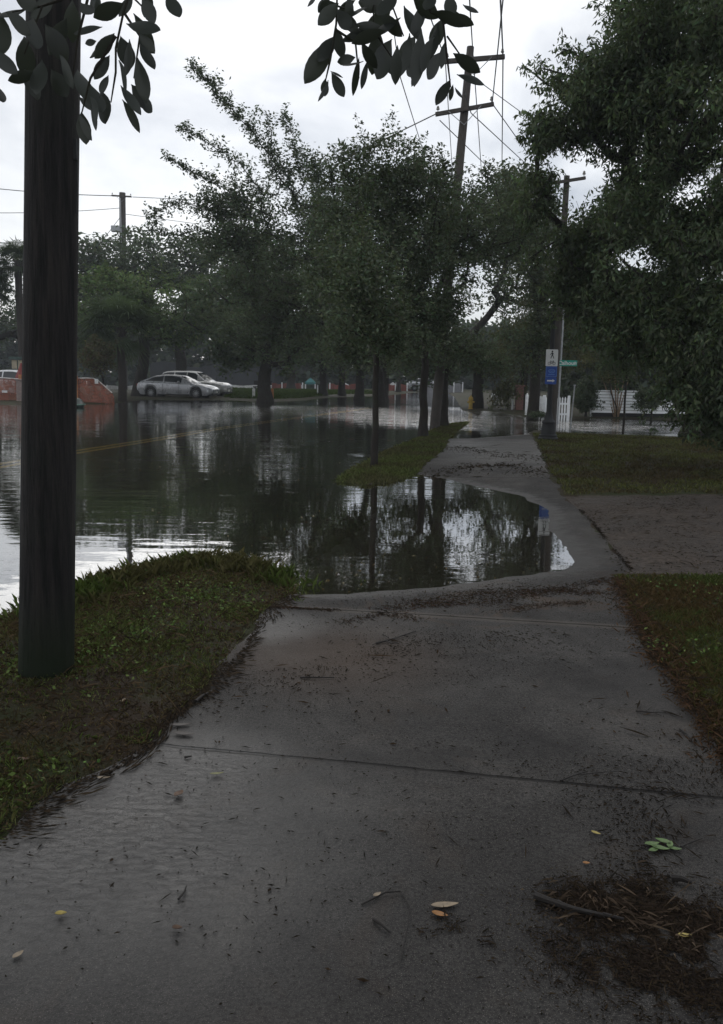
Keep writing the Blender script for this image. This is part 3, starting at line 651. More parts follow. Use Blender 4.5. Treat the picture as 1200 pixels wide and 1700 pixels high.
OV = tree('overhanging_tree', 'broad-leaved tree beside the photographer whose leafy branches hang into the top of the picture', (2.6, -2.6, H(2.6, -2.6)), .3, 3.0,
     [((-1.5, -1.2, 5.6), (4.6, 3.2, 1.3), 105), ((2.5, -2.5, 6.0), (3.5, 3, 1.5), 80), ((-3.4, .2, 4.9), (2.2, 1.3, .6), 40), ((0, .8, 5.0), (2.2, 1.0, .6), 40)], seed=91, lsize=.13, lpc=60, crad=.5, col=MID, asp=.45, void=.2)
# measured leaves: base px, direction (deg, clockwise from right), length, width
T1 = [[(225, -60), (215, -10), (205, 20), (192, 80), (192, 120), (184, 170)], [(205, 20), (232, 60), (222, 130)], [(192, 60), (150, 130), (135, 190)], [(225, -60), (160, -20), (70, 10), (20, 20)], [(70, 10), (40, 90)], [(150, -20), (130, 60), (120, 130)], [(215, -10), (255, 30)]]
L1 = [(278, -12, 68, 44, 26), (205, 5, 150, 52, 34), (170, 45, 175, 50, 18), (190, 55, 135, 50, 24), (210, 40, 15, 62, 28), (222, 22, 60, 58, 30), (200, 60, 70, 60, 30), (230, 55, 50, 36, 22), (232, 70, 62, 58, 22), (215, 65, 95, 52, 22), (228, 95, 80, 68, 26), (198, 100, 68, 64, 28), (218, 140, 55, 56, 24), (200, 142, 52, 52, 26), (228, 160, 40, 44, 22), (203, 165, 58, 54, 22), (160, 68, 160, 18, 14), (182, 70, 150, 40, 22), (182, 92, 125, 44, 22), (178, 95, 100, 30, 12), (180, 125, 120, 30, 16), (128, 116, 62, 64, 34), (150, 140, 70, 56, 30), (180, 125, 100, 42, 20), (168, 150, 75, 58, 30), (150, 160, 60, 56, 26), (130, 160, 40, 60, 22), (135, 185, 90, 48, 26), (130, 190, 62, 48, 20), (150, 175, 70, 40, 18), (0, 20, 100, 60, 34), (10, 20, 40, 60, 30), (45, 15, 150, 50, 26), (-10, 138, 62, 46, 24), (-20, 80, 40, 60, 26), (40, 60, 95, 60, 36), (55, 30, 80, 64, 36), (75, 40, 60, 60, 34), (70, 100, 95, 60, 36), (100, 90, 70, 60, 34), (40, 115, 60, 50, 30), (110, 30, 130, 60, 32), (120, 0, 100, 60, 30), (20, -14, 30, 50, 30), (90, -10, 140, 52, 30), (135, 5, 50, 40, 22), (160, -14, 95, 34, 20), (150, -12, 60, 30, 18), (250, -12, 110, 36, 22), (235, -5, 60, 46, 28), (220, -10, 120, 40, 24), (85, 115, 60, 50, 28), (60, 120, 150, 46, 24)]
spray(OV, 'leafy branch hanging across the near wooden pole at the top left', 1.55, T1, L1, 3)
T2 = [[(640, -70), (560, -20), (558, 40), (548, 100), (540, 135)], [(640, -70), (620, 0), (620, 60)], [(640, -70), (700, -10), (715, 20), (735, 30), (742, 95), (748, 145)], [(560, 10), (590, 20)], [(558, 50), (590, 70), (596, 130)], [(640, -20), (670, 60)], [(735, 40), (765, 30)], [(742, 60), (770, 100)], [(620, 50), (650, 95)]]
L2 = [(525, -10, 120, 22, 20), (548, -5, 130, 32, 20), (558, 5, 155, 30, 22), (562, 5, 140, 44, 24), (560, 15, 60, 50, 28), (555, 60, 118, 52, 24), (552, 65, 125, 78, 34), (558, 45, 80, 50, 24), (560, 20, 40, 50, 24), (545, 133, 105, 38, 18), (540, 130, 95, 28, 16), (550, 120, 62, 52, 22), (548, 118, 20, 22, 10), (565, 108, 8, 40, 16), (590, 95, 170, 30, 18), (596, 95, 100, 56, 14), (588, 40, 10, 46, 18), (612, 10, 160, 40, 24), (640, 5, 168, 50, 30), (650, 12, 140, 60, 28), (620, 40, 150, 54, 24), (640, 50, 165, 56, 26),
      (600, 70, 60, 44, 28), (630, 50, 100, 64, 34), (650, 65, 115, 70, 40), (660, 75, 95, 56, 26), (640, 90, 60, 40, 26), (680, 55, 90, 60, 28), (700, 50, 95, 80, 30), (690, 60, 120, 50, 30), (720, 62, 120, 56, 32), (728, 40, 100, 60, 30), (735, 30, 110, 46, 28), (735, 85, 122, 74, 28), (738, 70, 95, 40, 20), (715, 20, 15, 60, 24), (740, 25, 5, 50, 22), (748, 15, 40, 30, 16), (752, 88, 32, 52, 26), (758, 124, 15, 46, 22), (748, 132, 120, 50, 20), (752, 140, 100, 24, 10), (755, 145, 60, 22, 10), (670, 10, 60, 60, 30), (700, 5, 100, 60, 30), (660, -10, 130, 50, 30), (685, -5, 30, 50, 28), (745, -10, 80, 34, 24), (720, -12, 110, 34, 22), (768, 8, 30, 28, 18), (600, -5, 30, 40, 20), (580, -8, 90, 36, 22), (590, 0, 150, 34, 18), (610, 100, 100, 60, 12), (700, 100, 110, 40, 22), (680, 90, 75, 46, 28), (665, 30, 150, 50, 26), (630, 20, 45, 50, 26)]
spray(OV, 'leafy branch hanging in front of the crossarm pole at the top middle', 1.7, T2, L2, 4)
# ================================================================== poles, wires, signs
m = M('creosote_wood'); n1 = m.noise(30, 5, .7, m.pos((1, 1, .06), True)); n2 = m.noise(3, 3, .6, m.pos(obj=True))
c = m.ramp(n1, (.36, (.010, .010, .010)), (.5, (.022, .020, .020)), (.66, (.038, .034, .031))); c = m.mix(m.ramp(n2, (.5, 0.), (.75, .35)), c, (.022, .028, .020)); bz = m.n('ShaderNodeSeparateXYZ'); m.put(bz.inputs[0], m.pos(obj=True)); c = m.mix(m.smooth(bz.outputs[2], .05, .55, .7, 0.), c, (.012, .022, .008))
MPOLE = m.done(m.bsdf(c, .75, m.bump(n1, 1., .03), spec=.2))
MPOLEG = plain('weathered_pole_wood', (.060, .052, .045), .85, bump=.6, scale=4)
MMET = plain('galvanised_metal', (.32, .33, .34), .45, .7, scale=8)
MDK = plain('black_painted_iron', (.008, .009, .010), .6, 0., scale=10, bump=.3)
MWIRE = plain('wire_sheath', (.03, .03, .032), .6); MPORC = plain('porcelain', (.25, .24, .22), .25)
MGREENP = plain('green_dark_paint', (.02, .05, .04), .5)
# near pole: base at pixel (77,1118), leaning a little
pb = GH(77, 1116); top = P(88, 100, pb.y + .12); up = (top - pb)
near = thing('wooden_pole', 'thick dark wooden utility pole rooted in the near left grass', 'utility pole', tuple(pb))
mb = MB(); rs = [.148, .140, .137, .134, .130, .126]; pts = [up * t for t in (-.05, .02, .2, .45, .8, 1.7)]
mb.tube(pts, rs, 40); shaft = mb.build('shaft', MPOLE, near, smooth=True)
MB().box(up * .86 + Vector((.128, -.03, 0)), (.02, .03, .10)).tube([up * .86 + Vector((.137, -.03, .05)), up * .80 + Vector((.138, -.03, 0)), up * .76 + Vector((.135, -.03, 0))], .004, 5).build('cable_clip', MDK, near)
def crosspole(name, label, base, topp, r0, r1, arms, mat, extras=True):
    b = Vector(base); o = thing(name, label, 'utility pole', tuple(b)); t = Vector(topp) - b
    MB().tube([t * -.05, t * .3, t * .7, t], [r0, r0 * .93, (r0 + r1) / 2, r1], 14).build('shaft', mat, o, smooth=True)
    for (l, r_, th) in arms:
        l = Vector(l) - b; r_ = Vector(r_) - b; d = (r_ - l); mid = (l + r_) / 2; L_ = d.length; ry = -math.atan2(d.z, d.x); rz = math.atan2(d.y, d.x)
        R = Matrix.Rotation(rz, 3, 'Z') @ Matrix.Rotation(-math.asin(d.z / L_), 3, 'Y')
        v = [mid + Vector((0, -r0 * 1.1, 0)) + R @ Vector((x * L_ / 2, y * th / 2, z * th / 2)) for x in (-1, 1) for y in (-1, 1) for z in (-1, 1)]
        am = MB().add(v, [(0, 1, 3, 2), (4, 6, 7, 5), (0, 4, 5, 1), (2, 3, 7, 6), (0, 2, 6, 4), (1, 5, 7, 3)]).build('crossarm', mat, o)
        for f in (.04, .96):
            q = l + d * f + Vector((0, -r0 * 1.1, th / 2))
            MB().lathe([(.012, 0), (.014, .06), (.05, .07), (.055, .10), (.03, .12), (.045, .14), (.02, .18)], q, 10).build('insulator', MPORC, o, smooth=True)
        if L_ > 1.4:
            for s_ in (-1, 1):
                a = mid + d.normalized() * s_ * L_ * .28 + Vector((0, -r0 * 1.1 - th * .6, 0)); MB().tube([a, mid + Vector((0, -r0 * 1.1, -.45))], .012, 5).build('brace', MMET, o)
    return o
b_ = gz(721, 712); D = b_[1]
crosspole('wooden_pole', 'tall leaning wooden pole with two crossarms rising above the middle trees', b_, P(781, 78, D), .16, .11,
          [(P(737, 106, D), P(836, 98, D), .12), (P(722, 193, D), P(818, 176, D), .11)], MPOLEG)
b_ = gz(917, 713); D2 = b_[1]
crosspole('wooden_pole', 'wooden pole with one crossarm standing behind the footpath signs', b_, P(941, 292, D2), .115, .09, [(P(906, 307, D2), P(970, 297, D2), .09)], MPOLEG)
b_ = G(206, 648.5); D3 = b_.y
o = crosspole('wooden_pole', 'far wooden pole with a lamp box above the left trees', (b_.x, b_.y, H(b_.x, b_.y)), P(203, 320, D3), .30, .26, [(P(187, 326, D3), P(220, 328, D3), .12)], MPOLEG)
lp = P(193, 380, D3) - o.location; MB().box(lp, (.8, .5, .5)).box(lp + Vector((.5, 0, .1)), (.35, .1, .1)).build('floodlight', MMET, o, bevel=.03)
MB().tube([P(201, 330, D3) - o.location + Vector((0, -.25, 0)), P(203, 410, D3) - o.location + Vector((0, -.25, 0))], .06, 8).build('conduit', MMET, o)
def wire(label, pts, r=.011, sag=.0):
    pp = []
    for a, b in zip(pts, pts[1:]):
        n = 10
        for k in range(n): t = k / n; q = a.lerp(b, t); q.z -= sag * 4 * t * (1 - t); pp.append(q)
    pp.append(pts[-1]); o_ = pp[0].copy()
    w = MB().tube([p - o_ for p in pp], r * 1.35, 5).build('power_line', MWIRE); w.location = o_
    tag(w, label, 'power line', 'overhead power lines')
W_ = lambda *t: [P(*q) for q in t]
wire('power line over the right end of the upper crossarm', W_((829, -40, 16), (835, 92, D), (833, 300, 48)), .016)
wire('power line over the very top of the leaning pole', W_((777, -40, 18), (784, 72, D), (801, 310, 48)), .014)
wire('power line leaving the left end of the upper crossarm', W_((690, -40, 16), (739, 98, D), (752, 300, 48)), .012)
wire('thin line falling left of both crossarms to the treetops', W_((655, 60, 24), (665, 130, 26), (706, 262, 40)), .012)
wire('line running down right from the right end of the lower crossarm', W_((838, -30, 17), (817, 172, D), (877, 256, 34)), .012)
wire('line running down right from the middle of the lower crossarm', W_((770, 150, 24), (782, 188, D), (876, 275, 36)), .012)
wire('low line running right from the left end of the lower crossarm', W_((730, 200, D), (800, 268, 34), (880, 340, 46)), .012)
wire('line from the left end of the lower crossarm leftwards behind the open oak', W_((722, 190, D), (620, 240, 30), (520, 275, 36), (420, 300, 44)), .014)
wire('line from the leaning pole to the right under the upper crossarm', W_((795, 135, D), (870, 190, 32), (960, 250, 44)), .010)
wire('upper line from the far left pole out of the picture', W_((-80, 304, D3 + 2), (187, 325, D3)), .025, .2)
wire('lower line crossing from the left picture edge past the far pole', W_((-80, 400, D3 + 2), (203, 396, D3), (330, 392, D3 + 20)), .022, .25)
wire('upper line from the far left pole toward the open oak', W_((220, 327, D3), (330, 332, D3 + 15), (470, 340, D3 + 30)), .022)
wire('middle line from the left picture edge to the far pole', W_((-80, 352, D3 - 10), (203, 345, D3)), .018, .2)
wire('line from the far pole down right to the bright green oak', W_((205, 355, D3), (330, 372, D3 + 10)), .018)
wire('sloping guy line left of the far pole', W_((200, 360, D3), (160, 412, D3 + 4), (120, 440, D3 + 8)), .018)
# lamp post with the path signs
b_ = gz(909, 735); DL = b_[1]
lamp = thing('lamp_post', 'black fluted cast-iron lamp post carrying the footpath signs', 'lamp post', b_)
MB().lathe([(.27, -.05), (.27, .05), (.24, .08), (.24, .13), (.20, .15), (.185, .3), (.155, .42), (.175, .46), (.155, .5), (.12, .53), (.105, .62), (.085, .68), (.085, .72)], n=24, flute=.04).build('base', MDK, lamp, smooth=True)
MB().lathe([(.072, .7), (.066, 1.6), (.06, 2.6), (.052, 3.6), (.07, 3.62), (.07, 3.68), (.05, 3.7)], n=20, flute=.10).build('shaft', MDK, lamp, smooth=True)
MB().lathe([(.05, 3.7), (.10, 3.76), (.12, 3.80)], n=12).build('lantern_neck', MDK, lamp, smooth=True)
MB().lathe([(.20, 4.25), (.16, 4.36), (.05, 4.45), (.02, 4.55)], n=12).build('lantern_cap', MDK, lamp, smooth=True)
MB().lathe([(.11, 3.80), (.15, 3.92), (.19, 4.1), (.19, 4.25)], n=16).build('globe', plain('frosted_glass', (.3, .3, .29), .3), lamp, smooth=True)
MWHITE = plain('white_sign_paint', (.62, .63, .62), .5, var=.08); MBLACK = plain('black_sign_ink', (.01, .01, .01), .6)
MBLUE = plain('blue_sign_paint', (.02, .07, .30), .45, var=.1); MBLUEL = plain('pale_blue_ink', (.12, .24, .55), .5, var=.05); MGRN = plain('green_sign_paint', (.01, .28, .20), .45, var=.1)
def disc(b, x, z, r, y=-.014, n=14, t=.003):
    b.prism([(x + r * math.cos(2 * math.pi * k / n), z + r * math.sin(2 * math.pi * k / n)) for k in range(n)], y - t, y)
def ring(b, x, z, rx, rz, w, y=-.014, n=24):
    o_ = [(x + rx * math.cos(2 * math.pi * k / n), z + rz * math.sin(2 * math.pi * k / n)) for k in range(n)]; i_ = [(x + (rx - w) * math.cos(2 * math.pi * k / n), z + (rz - w) * math.sin(2 * math.pi * k / n)) for k in range(n)]
    for k in range(n): b.prism([o_[k], o_[(k + 1) % n], i_[(k + 1) % n], i_[k]], y - .003, y)
def bar(b, x0, z0, x1, z1, w, y=-.014, t=.003):
    d = Vector((x1 - x0, z1 - z0)).normalized() * w / 2; nx, nz_ = -d.y, d.x
    b.prism([(x0 + nx, z0 + nz_), (x1 + nx, z1 + nz_), (x1 - nx, z1 - nz_), (x0 - nx, z0 - nz_)], y - t, y)
def plate(b, w, h, t=.012, r=.02):
    o_ = []
    for cx, cz, a0 in ((w / 2 - r, h / 2 - r, 0), (-w / 2 + r, h / 2 - r, 90), (-w / 2 + r, -h / 2 + r, 180), (w / 2 - r, -h / 2 + r, 270)):
        for k in range(4): a = rad(a0 + 30 * k); o_.append((cx + r * math.cos(a), cz + r * math.sin(a)))
    b.prism(o_, -t, 0); return b
def at(px, py, D, dy=0): p = P(px, py, D); p.y += dy; return tuple(p)
s = DL / F
# white walking and cycling sign
sg = thing('path_sign', 'white sign with a black walking figure and bicycle on the lamp post', 'sign', at(916, 594, DL - .10))
plate(MB(), 19.5 * s, 27 * s).build('panel', MWHITE, sg)
b = MB(); u = s
disc(b, .3 * u, 10.3 * u, 1.35 * u)
b.prism([(-.9 * u, 8.6 * u), (1.0 * u, 8.6 * u), (1.5 * u, 4.2 * u), (-.6 * u, 3.8 * u)], -.017, -.014)
bar(b, 0, 4.4 * u, -2.0 * u, -1.2 * u, 1.2 * u); bar(b, .7 * u, 4.4 * u, 2.1 * u, 1.6 * u, 1.2 * u); bar(b, 2.1 * u, 1.8 * u, 3.1 * u, -1.1 * u, 1.1 * u)
bar(b, -.6 * u, 8.2 * u, -2.4 * u, 5.4 * u, .9 * u); bar(b, -2.4 * u, 5.5 * u, -3.0 * u, 4.4 * u, .8 * u); bar(b, .9 * u, 8.0 * u, 2.8 * u, 5.6 * u, .9 * u)
b.build('walking_figure', MBLACK, sg)
b = MB(); ring(b, -3.7 * u, -9.0 * u, 2.5 * u, 2.5 * u, .55 * u); ring(b, 3.7 * u, -9.0 * u, 2.5 * u, 2.5 * u, .55 * u)
for q in [(-3.7, -9, -1.8, -5.8), (-1.8, -5.8, 2.6, -5.8), (-1.8, -5.8, .2, -9), (.2, -9, 2.6, -5.8), (-3.7, -9, .2, -9), (3.7, -9, 2.3, -4.6), (-2.6, -4.8, -1.0, -4.8), (1.7, -4.5, 3.2, -4.7)]: bar(b, *[k * u for k in q], .55 * u)
b.build('bicycle_symbol', MBLACK, sg)
sg = thing('path_sign', 'blue square sign with a pale looped emblem under the walking sign', 'sign', at(915, 617, DL - .10))
plate(MB(), 18.5 * s, 17 * s).build('panel', MBLUE, sg)
b = MB(); 
for q in [(-8.6, 7.9, 8.6, 7.9), (-8.6, -7.9, 8.6, -7.9), (-8.6, -7.7, -8.6, 7.7), (8.6, -7.7, 8.6, 7.7)]: bar(b, *[k * u for k in q], .4 * u)
b.build('border', MBLUEL, sg)
b = MB(); ring(b, .5 * u, 1.0 * u, 5.6 * u, 3.2 * u, .7 * u); ring(b, -1.6 * u, .6 * u, 1.9 * u, 1.5 * u, .5 * u, -.0185); ring(b, 2.6 * u, .6 * u, 1.9 * u, 1.5 * u, .5 * u, -.0185); bar(b, -5 * u, -4.6 * u, 5.4 * u, -4.6 * u, .9 * u)
b.build('emblem', MBLUEL, sg)
sg = thing('path_sign', 'small blue sign with a white arrow pointing right, lowest on the lamp post', 'sign', at(914, 632, DL - .10))
plate(MB(), 18.5 * s, 11.5 * s).build('panel', MBLUE, sg)
b = MB(); bar(b, -6 * u, 0, 3 * u, 0, 2.2 * u); b.prism([(2.6 * u, 2.6 * u), (6.6 * u, 0), (2.6 * u, -2.6 * u)], -.021, -.0175); b.build('arrow', MWHITE, sg)
# street-name sign on its pole
b_ = gz(925, 704); DS = b_[1]
t = P(937, 498, DS) - Vector(b_)
sp = thing('sign_pole', 'slender pale metal pole carrying the green street-name sign', 'sign pole', b_)
MB().tube([t * -.03, t], .032, 10).build('post', MMET, sp, smooth=True); MB().lathe([(.05, -.05), (.05, .02), (.036, .06)], tuple(t), 10).build('post_cap', MMET, sp)
MB().box(P(933, 602, DS) - Vector(b_), (.10, .10, .06)).build('bracket', MMET, sp, bevel=.01)
s = DS / F; ns = thing('street_name_sign', 'green street-name sign with white letters beside the white walking sign', 'sign', at(943, 603, DS - .06), rad(-6))
plate(MB(), 29 * s, 9.5 * s, .01, .015).build('panel', MGRN, ns)
cu = bpy.data.curves.new('lettering', 'FONT'); cu.body = 'Calhoun'; cu.size = 8.6 * s; cu.align_x = 'CENTER'; cu.align_y = 'CENTER'; cu.extrude = .002; cu.offset = .004
to = bpy.data.objects.new('tmp', cu); C.objects.link(to); bpy.context.view_layer.update()
me = bpy.data.meshes.new_from_object(to.evaluated_get(bpy.context.evaluated_depsgraph_get())); bpy.data.objects.remove(to)
lt = bpy.data.objects.new('lettering', me); C.objects.link(lt); me.materials.clear(); me.materials.append(MWHITE); lt.parent = ns; lt.location = (-1.2 * s, -.0135, 0); lt.rotation_euler = (math.pi / 2, 0, 0)
cu = bpy.data.curves.new('suffix', 'FONT'); cu.body = 'St'; cu.size = 4.6 * s; cu.align_x = 'CENTER'; cu.extrude = .002
to = bpy.data.objects.new('tmp', cu); C.objects.link(to); bpy.context.view_layer.update()
me = bpy.data.meshes.new_from_object(to.evaluated_get(bpy.context.evaluated_depsgraph_get())); bpy.data.objects.remove(to)
lt = bpy.data.objects.new('suffix', me); C.objects.link(lt); me.materials.clear(); me.materials.append(MWHITE); lt.parent = ns; lt.location = (11.8 * s, -.0135, -.3 * s); lt.rotation_euler = (math.pi / 2, 0, 0)
b_ = gz(946, 719); t = P(954, 640, b_[1]) - Vector(b_)
pp = thing('sign_post', 'short bare grey metal post at the wet edge of the right lawn', 'post', b_)
MB().box((0, 0, 0), (.001, .001, .001)) ; mb = MB().tube([t * -.1, t], .026, 4); mb.build('post', MMET, pp); MB().box(t + Vector((0, 0, .01)), (.06, .06, .03)).build('post_cap', MMET, pp)
# ------------------------------------------------------------------ picket fence, white boards, pillar
MWP = plain('worn_white_paint', (.80, .81, .82), .6, var=.15, scale=4, bump=.3); MWB = plain('white_board_paint', (.82, .84, .85), .55, var=.12, scale=2, bump=.2)
def picket(name, label, A, Bp, hgt, n, corner_posts=(0, 1)):
    A = Vector(A); Bp = Vector(Bp); d = Bp - A; L_ = d.length; rz = math.atan2(d.y, d.x); o = thing(name, label, 'fence', tuple(A), rz)
    st = L_ / n; zt = d.z
    for k in range(n):
        x = (k + .5) * st; w = min(.075, st * .55); MB().prism([(x - w / 2, -.1), (x + w / 2, -.1), (x + w / 2, hgt - .07), (x, hgt), (x - w / 2, hgt - .07)], -.012, .012).build('picket', MWP, o)
    for z in (.25, hgt - .28): MB().box((L_ / 2, .036, z), (L_, .04, .08)).build('rail', MWP, o)
    for f in corner_posts: MB().box((L_ * f, .08, hgt / 2 - .1), (.11, .045, hgt + .3)).build('post', MWP, o, bevel=.01)
pA = GH(904, 692); pB = GH(944, 690); dY = pA.y
picket('picket_fence', 'white picket fence panel facing the water beside the lamp post', (P(903, 686, 33).x, 33, .0), (P(944, 687, 33).x, 33.0, .0), .95, 9)
picket('picket_fence', 'white picket fence run receding toward the dark trunk', (P(871, 686, 37).x, 37, .0), (P(901, 688, 33.1).x, 33.15, .0), .95, 16)
# horizontal white boards
DH = 36.0; x0 = P(983, 690, DH).x; x1 = P(1420, 695, DH).x; zb = P(1060, 690, DH).z; zt_ = P(990, 652, DH).z
bf = thing('board_wall', 'low white house wall of horizontal boards behind the shrubs', 'wall', (x0, DH, 0))
hW = max(zt_, 1.15); n = 7
for k in range(n):
    z0 = .22 + (hW - .22) * k / n; z1 = .22 + (hW - .22) * (k + 1) / n
    MB().add([(0, .02, z0), (x1 - x0, .02, z0), (x1 - x0, .045, z1 - .022), (0, .045, z1 - .022), (0, .10, z0), (x1 - x0, .10, z0), (x1 - x0, .10, z1 - .022), (0, .10, z1 - .022)],
             [(0, 1, 2, 3), (4, 7, 6, 5), (0, 4, 5, 1), (3, 2, 6, 7), (0, 3, 7, 4), (1, 5, 6, 2)]).build('board', MWB, bf)
MB().box(((x1 - x0) / 2, .07, hW + .03), (x1 - x0 + .1, .16, .055)).build('top_rail', MWB, bf)
MB().box(((x1 - x0) / 2, .13, 0), (x1 - x0, .06, .45)).build('footing', plain('dark_footing', (.02, .02, .02), .8), bf)
MB().box((.0, .14, hW / 2), (.12, .07, hW + .1)).build('corner_post', MWB, bf)
# brick pillar, white post, dark gate, path slab beyond the crossing
m = M('red_brick'); br = m.n('ShaderNodeTexBrick'); br.inputs['Scale'].default_value = 6; br.inputs[1].default_value = (.16, .055, .04, 1); br.inputs[2].default_value = (.11, .04, .03, 1); br.inputs[3].default_value = (.2, .18, .16, 1)
mm = m.n('ShaderNodeMapping'); mm.inputs['Rotation'].default_value = (math.pi / 2, 0, 0); m.put(mm.inputs[0], m.n('ShaderNodeTexCoord').outputs['Object']); m.put(br.inputs[0], mm.outputs[0])
MBR = m.done(m.bsdf(br.outputs[0], .85))
b_ = G(861, 683); pl = thing('brick_pillar', 'red brick gate pillar left of the picket fence', 'pillar', (b_.x, b_.y, H(b_.x, b_.y)))
hh = P(861, 644, b_.y).z; MB().box((0, 0, hh / 2 - .2), (.36, .36, hh + .4)).build('shaft', MBR, pl, bevel=.01); MB().box((0, 0, hh + .04), (.46, .46, .08)).build('cap', MBR, pl, bevel=.02)
b_ = G(850, 682); o = MB().tube([(0, 0, -.2), (0, 0, .85)], .05, 8).lathe([(.06, .85), (.05, .9), (.01, .93)], n=8).build('bollard', MWP); o.location = (b_.x, b_.y, 0); tag(o, 'small white post left of the red brick pillar', 'post')
b_ = G(839, 679); o = thing('iron_gate', 'dark iron garden gate at the end of the flooded footpath', 'gate', (b_.x - .7, b_.y, 0))
for k in range(11): MB().box((k * .14, 0, .55), (.025, .025, 1.2)).build('bar', MDK, o)
for z in (.2, 1.0): MB().box((.7, .027, z), (1.5, .03, .05)).build('rail', MDK, o)
b_ = G(836, 650 + 8, 0); o = MB().box((0, 0, .6), (.45, .3, .5)).box((0, 0, .15), (.1, .1, .5)).build('mailbox', MWP, bevel=.04); q_ = G(836, 677); o.location = (q_.x, q_.y + 3, 0); tag(o, 'tiny pale box on a stub in front of the olive tree', 'box')
# hydrant
b_ = G(781, 680); hy = thing('fire_hydrant', 'small yellow hydrant by the forked oak in the distance', 'hydrant', (b_.x, b_.y, 0)); MHY = plain('yellow_enamel', (.36, .24, .04), .6)
MB().lathe([(.15, -.1), (.15, .04), (.10, .06), (.10, .48), (.13, .5), (.13, .55), (.10, .64), (.03, .70), (.03, .74)], n=14).build('barrel', MHY, hy, smooth=True)
for s_ in (-1, 1): MB().tube([(s_ * .08, 0, .4), (s_ * .18, 0, .4)], .05, 8).build('nozzle', MHY, hy)
# ------------------------------------------------------------------ orange netting fence on the left
m = M('orange_netting'); n1 = m.noise(3, 4, .6, m.pos(obj=True)); v = m.n('ShaderNodeTexVoronoi'); v.inputs['Scale'].default_value = 14; m.put(v.inputs['Vector'], m.pos(obj=True))
d = m.bsdf(m.mix(n1, (.22, .068, .040), (.34, .135, .085)), .7); t = m.n('ShaderNodeBsdfTransparent'); x = m.n('ShaderNodeMixShader'); m.put(x.inputs[0], m.smooth(n1, .35, .65, .15, .55)); m.put(x.inputs[1], d); m.put(x.inputs[2], t.outputs[0]); MNET = m.done(x.outputs[0])
MRED = plain('red_net_cloth', (.20, .03, .025), .7); MORP = plain('orange_post_paint', (.36, .14, .04), .6); MROPE = plain('white_edging', (.6, .58, .56), .6); MTAG = plain('white_tag', (.6, .6, .6), .6); MPIER = plain('pinkish_render', (.22, .17, .155), .85)
DN = G(100, 669).y
nf = thing('netting_fence', 'orange construction netting with a white top edge standing in the water', 'fence', (G(-120, 669).x, DN, 0))
ox = nf.location.x
tops = [(-120, 629), (-40, 627), (0, 627), (20, 628.5), (33, 629), (80, 629), (127, 628), (145, 627.5), (155, 628), (163, 632), (175, 642), (186, 652), (190, 660)]
top3 = [P(x, y, DN) - nf.location for x, y in tops]
vt = []; fc = []; K = 8
for i, p in enumerate(top3):
    for k in range(K + 1): z = p.z * k / K - .1 * (1 - k / K); vt.append((p.x, .09 * math.sin(i * 2.3 + k * .4), z))
n0 = len(vt); vt += [(x, y + .012, z) for x, y, z in vt]
for i in range(len(tops) - 1):
    for k in range(K): a = i * (K + 1) + k; q4 = (a, a + K + 1, a + K + 2, a + 1); fc += [q4, tuple(n0 + j for j in reversed(q4))]
MB().add(vt, fc).build('net', MNET, nf)
MB().tube([p + Vector((0, -.02, .0)) for p in top3[:-1]], .028, 6).build('top_edge', MROPE, nf, smooth=True)
for px, h_ in ((33, 622), (127, 624), (-60, 624)):
    q = P(px, h_, DN - .14) - nf.location; MB().box((q.x, q.y, q.z / 2 - .15), (.09 if px != 33 else .15, .08, q.z + .3)).build('post', MORP, nf, bevel=.008)
for px, w, h0, h1 in ((157, 6, 629, 637), (48, 10, 650, 653), (3, 9, 648, 652)):
    a = P(px, h0, DN - .13) - nf.location; b2_ = P(px + w, h1, DN - .13) - nf.location; MB().box(((a.x + b2_.x) / 2, -.13, (a.z + b2_.z) / 2), (b2_.x - a.x, .012, a.z - b2_.z)).build('tag', MTAG, nf)
q = G(17, 670); o = thing('pier', 'pinkish masonry pier in front of the orange netting', 'pillar', (q.x, DN - .55, 0)); MB().box((0, 0, .5), (.36, .3, 1.2)).build('shaft', MPIER, o, bevel=.02); hp = .5 + .6; MB().box((0, 0, hp + .05), (.44, .38, .1)).build('cap', MPIER, o, bevel=.02)
# red cone shaped bundle on the netting
q = P(29, 628, DN); o = thing('red_cloth', 'bundle of red netting heaped above the orange fence by its post', 'cloth', (q.x, DN + .5, 0)); 
MB().lathe([(.34, 1.05), (.30, 1.3), (.20, 1.55), (.10, 1.8), (.04, 2.0)], n=11, flute=.18).lathe([(.30, -.1), (.34, 1.05)], n=11, flute=.15).build('folds', MRED, o)
# green tub by the near pole
q = G(131, 676); o = thing('tub', 'dark green half-sunk plastic tub showing right of the near wooden pole', 'tub', (q.x - .12, q.y, 0))
MGT = plain('dark_green_plastic', (.02, .035, .03), .35); MB().lathe([(.30, -.05), (.36, .10), (.39, .14), (.39, .17), (.34, .19), (.25, .34), (.12, .42), (.03, .43)], n=20).build('lid', MGT, o, smooth=True)
MB().lathe([(.405, .10), (.41, .14), (.39, .15)], n=20).build('rim', plain('pale_green_rim', (.15, .25, .2), .4), o)
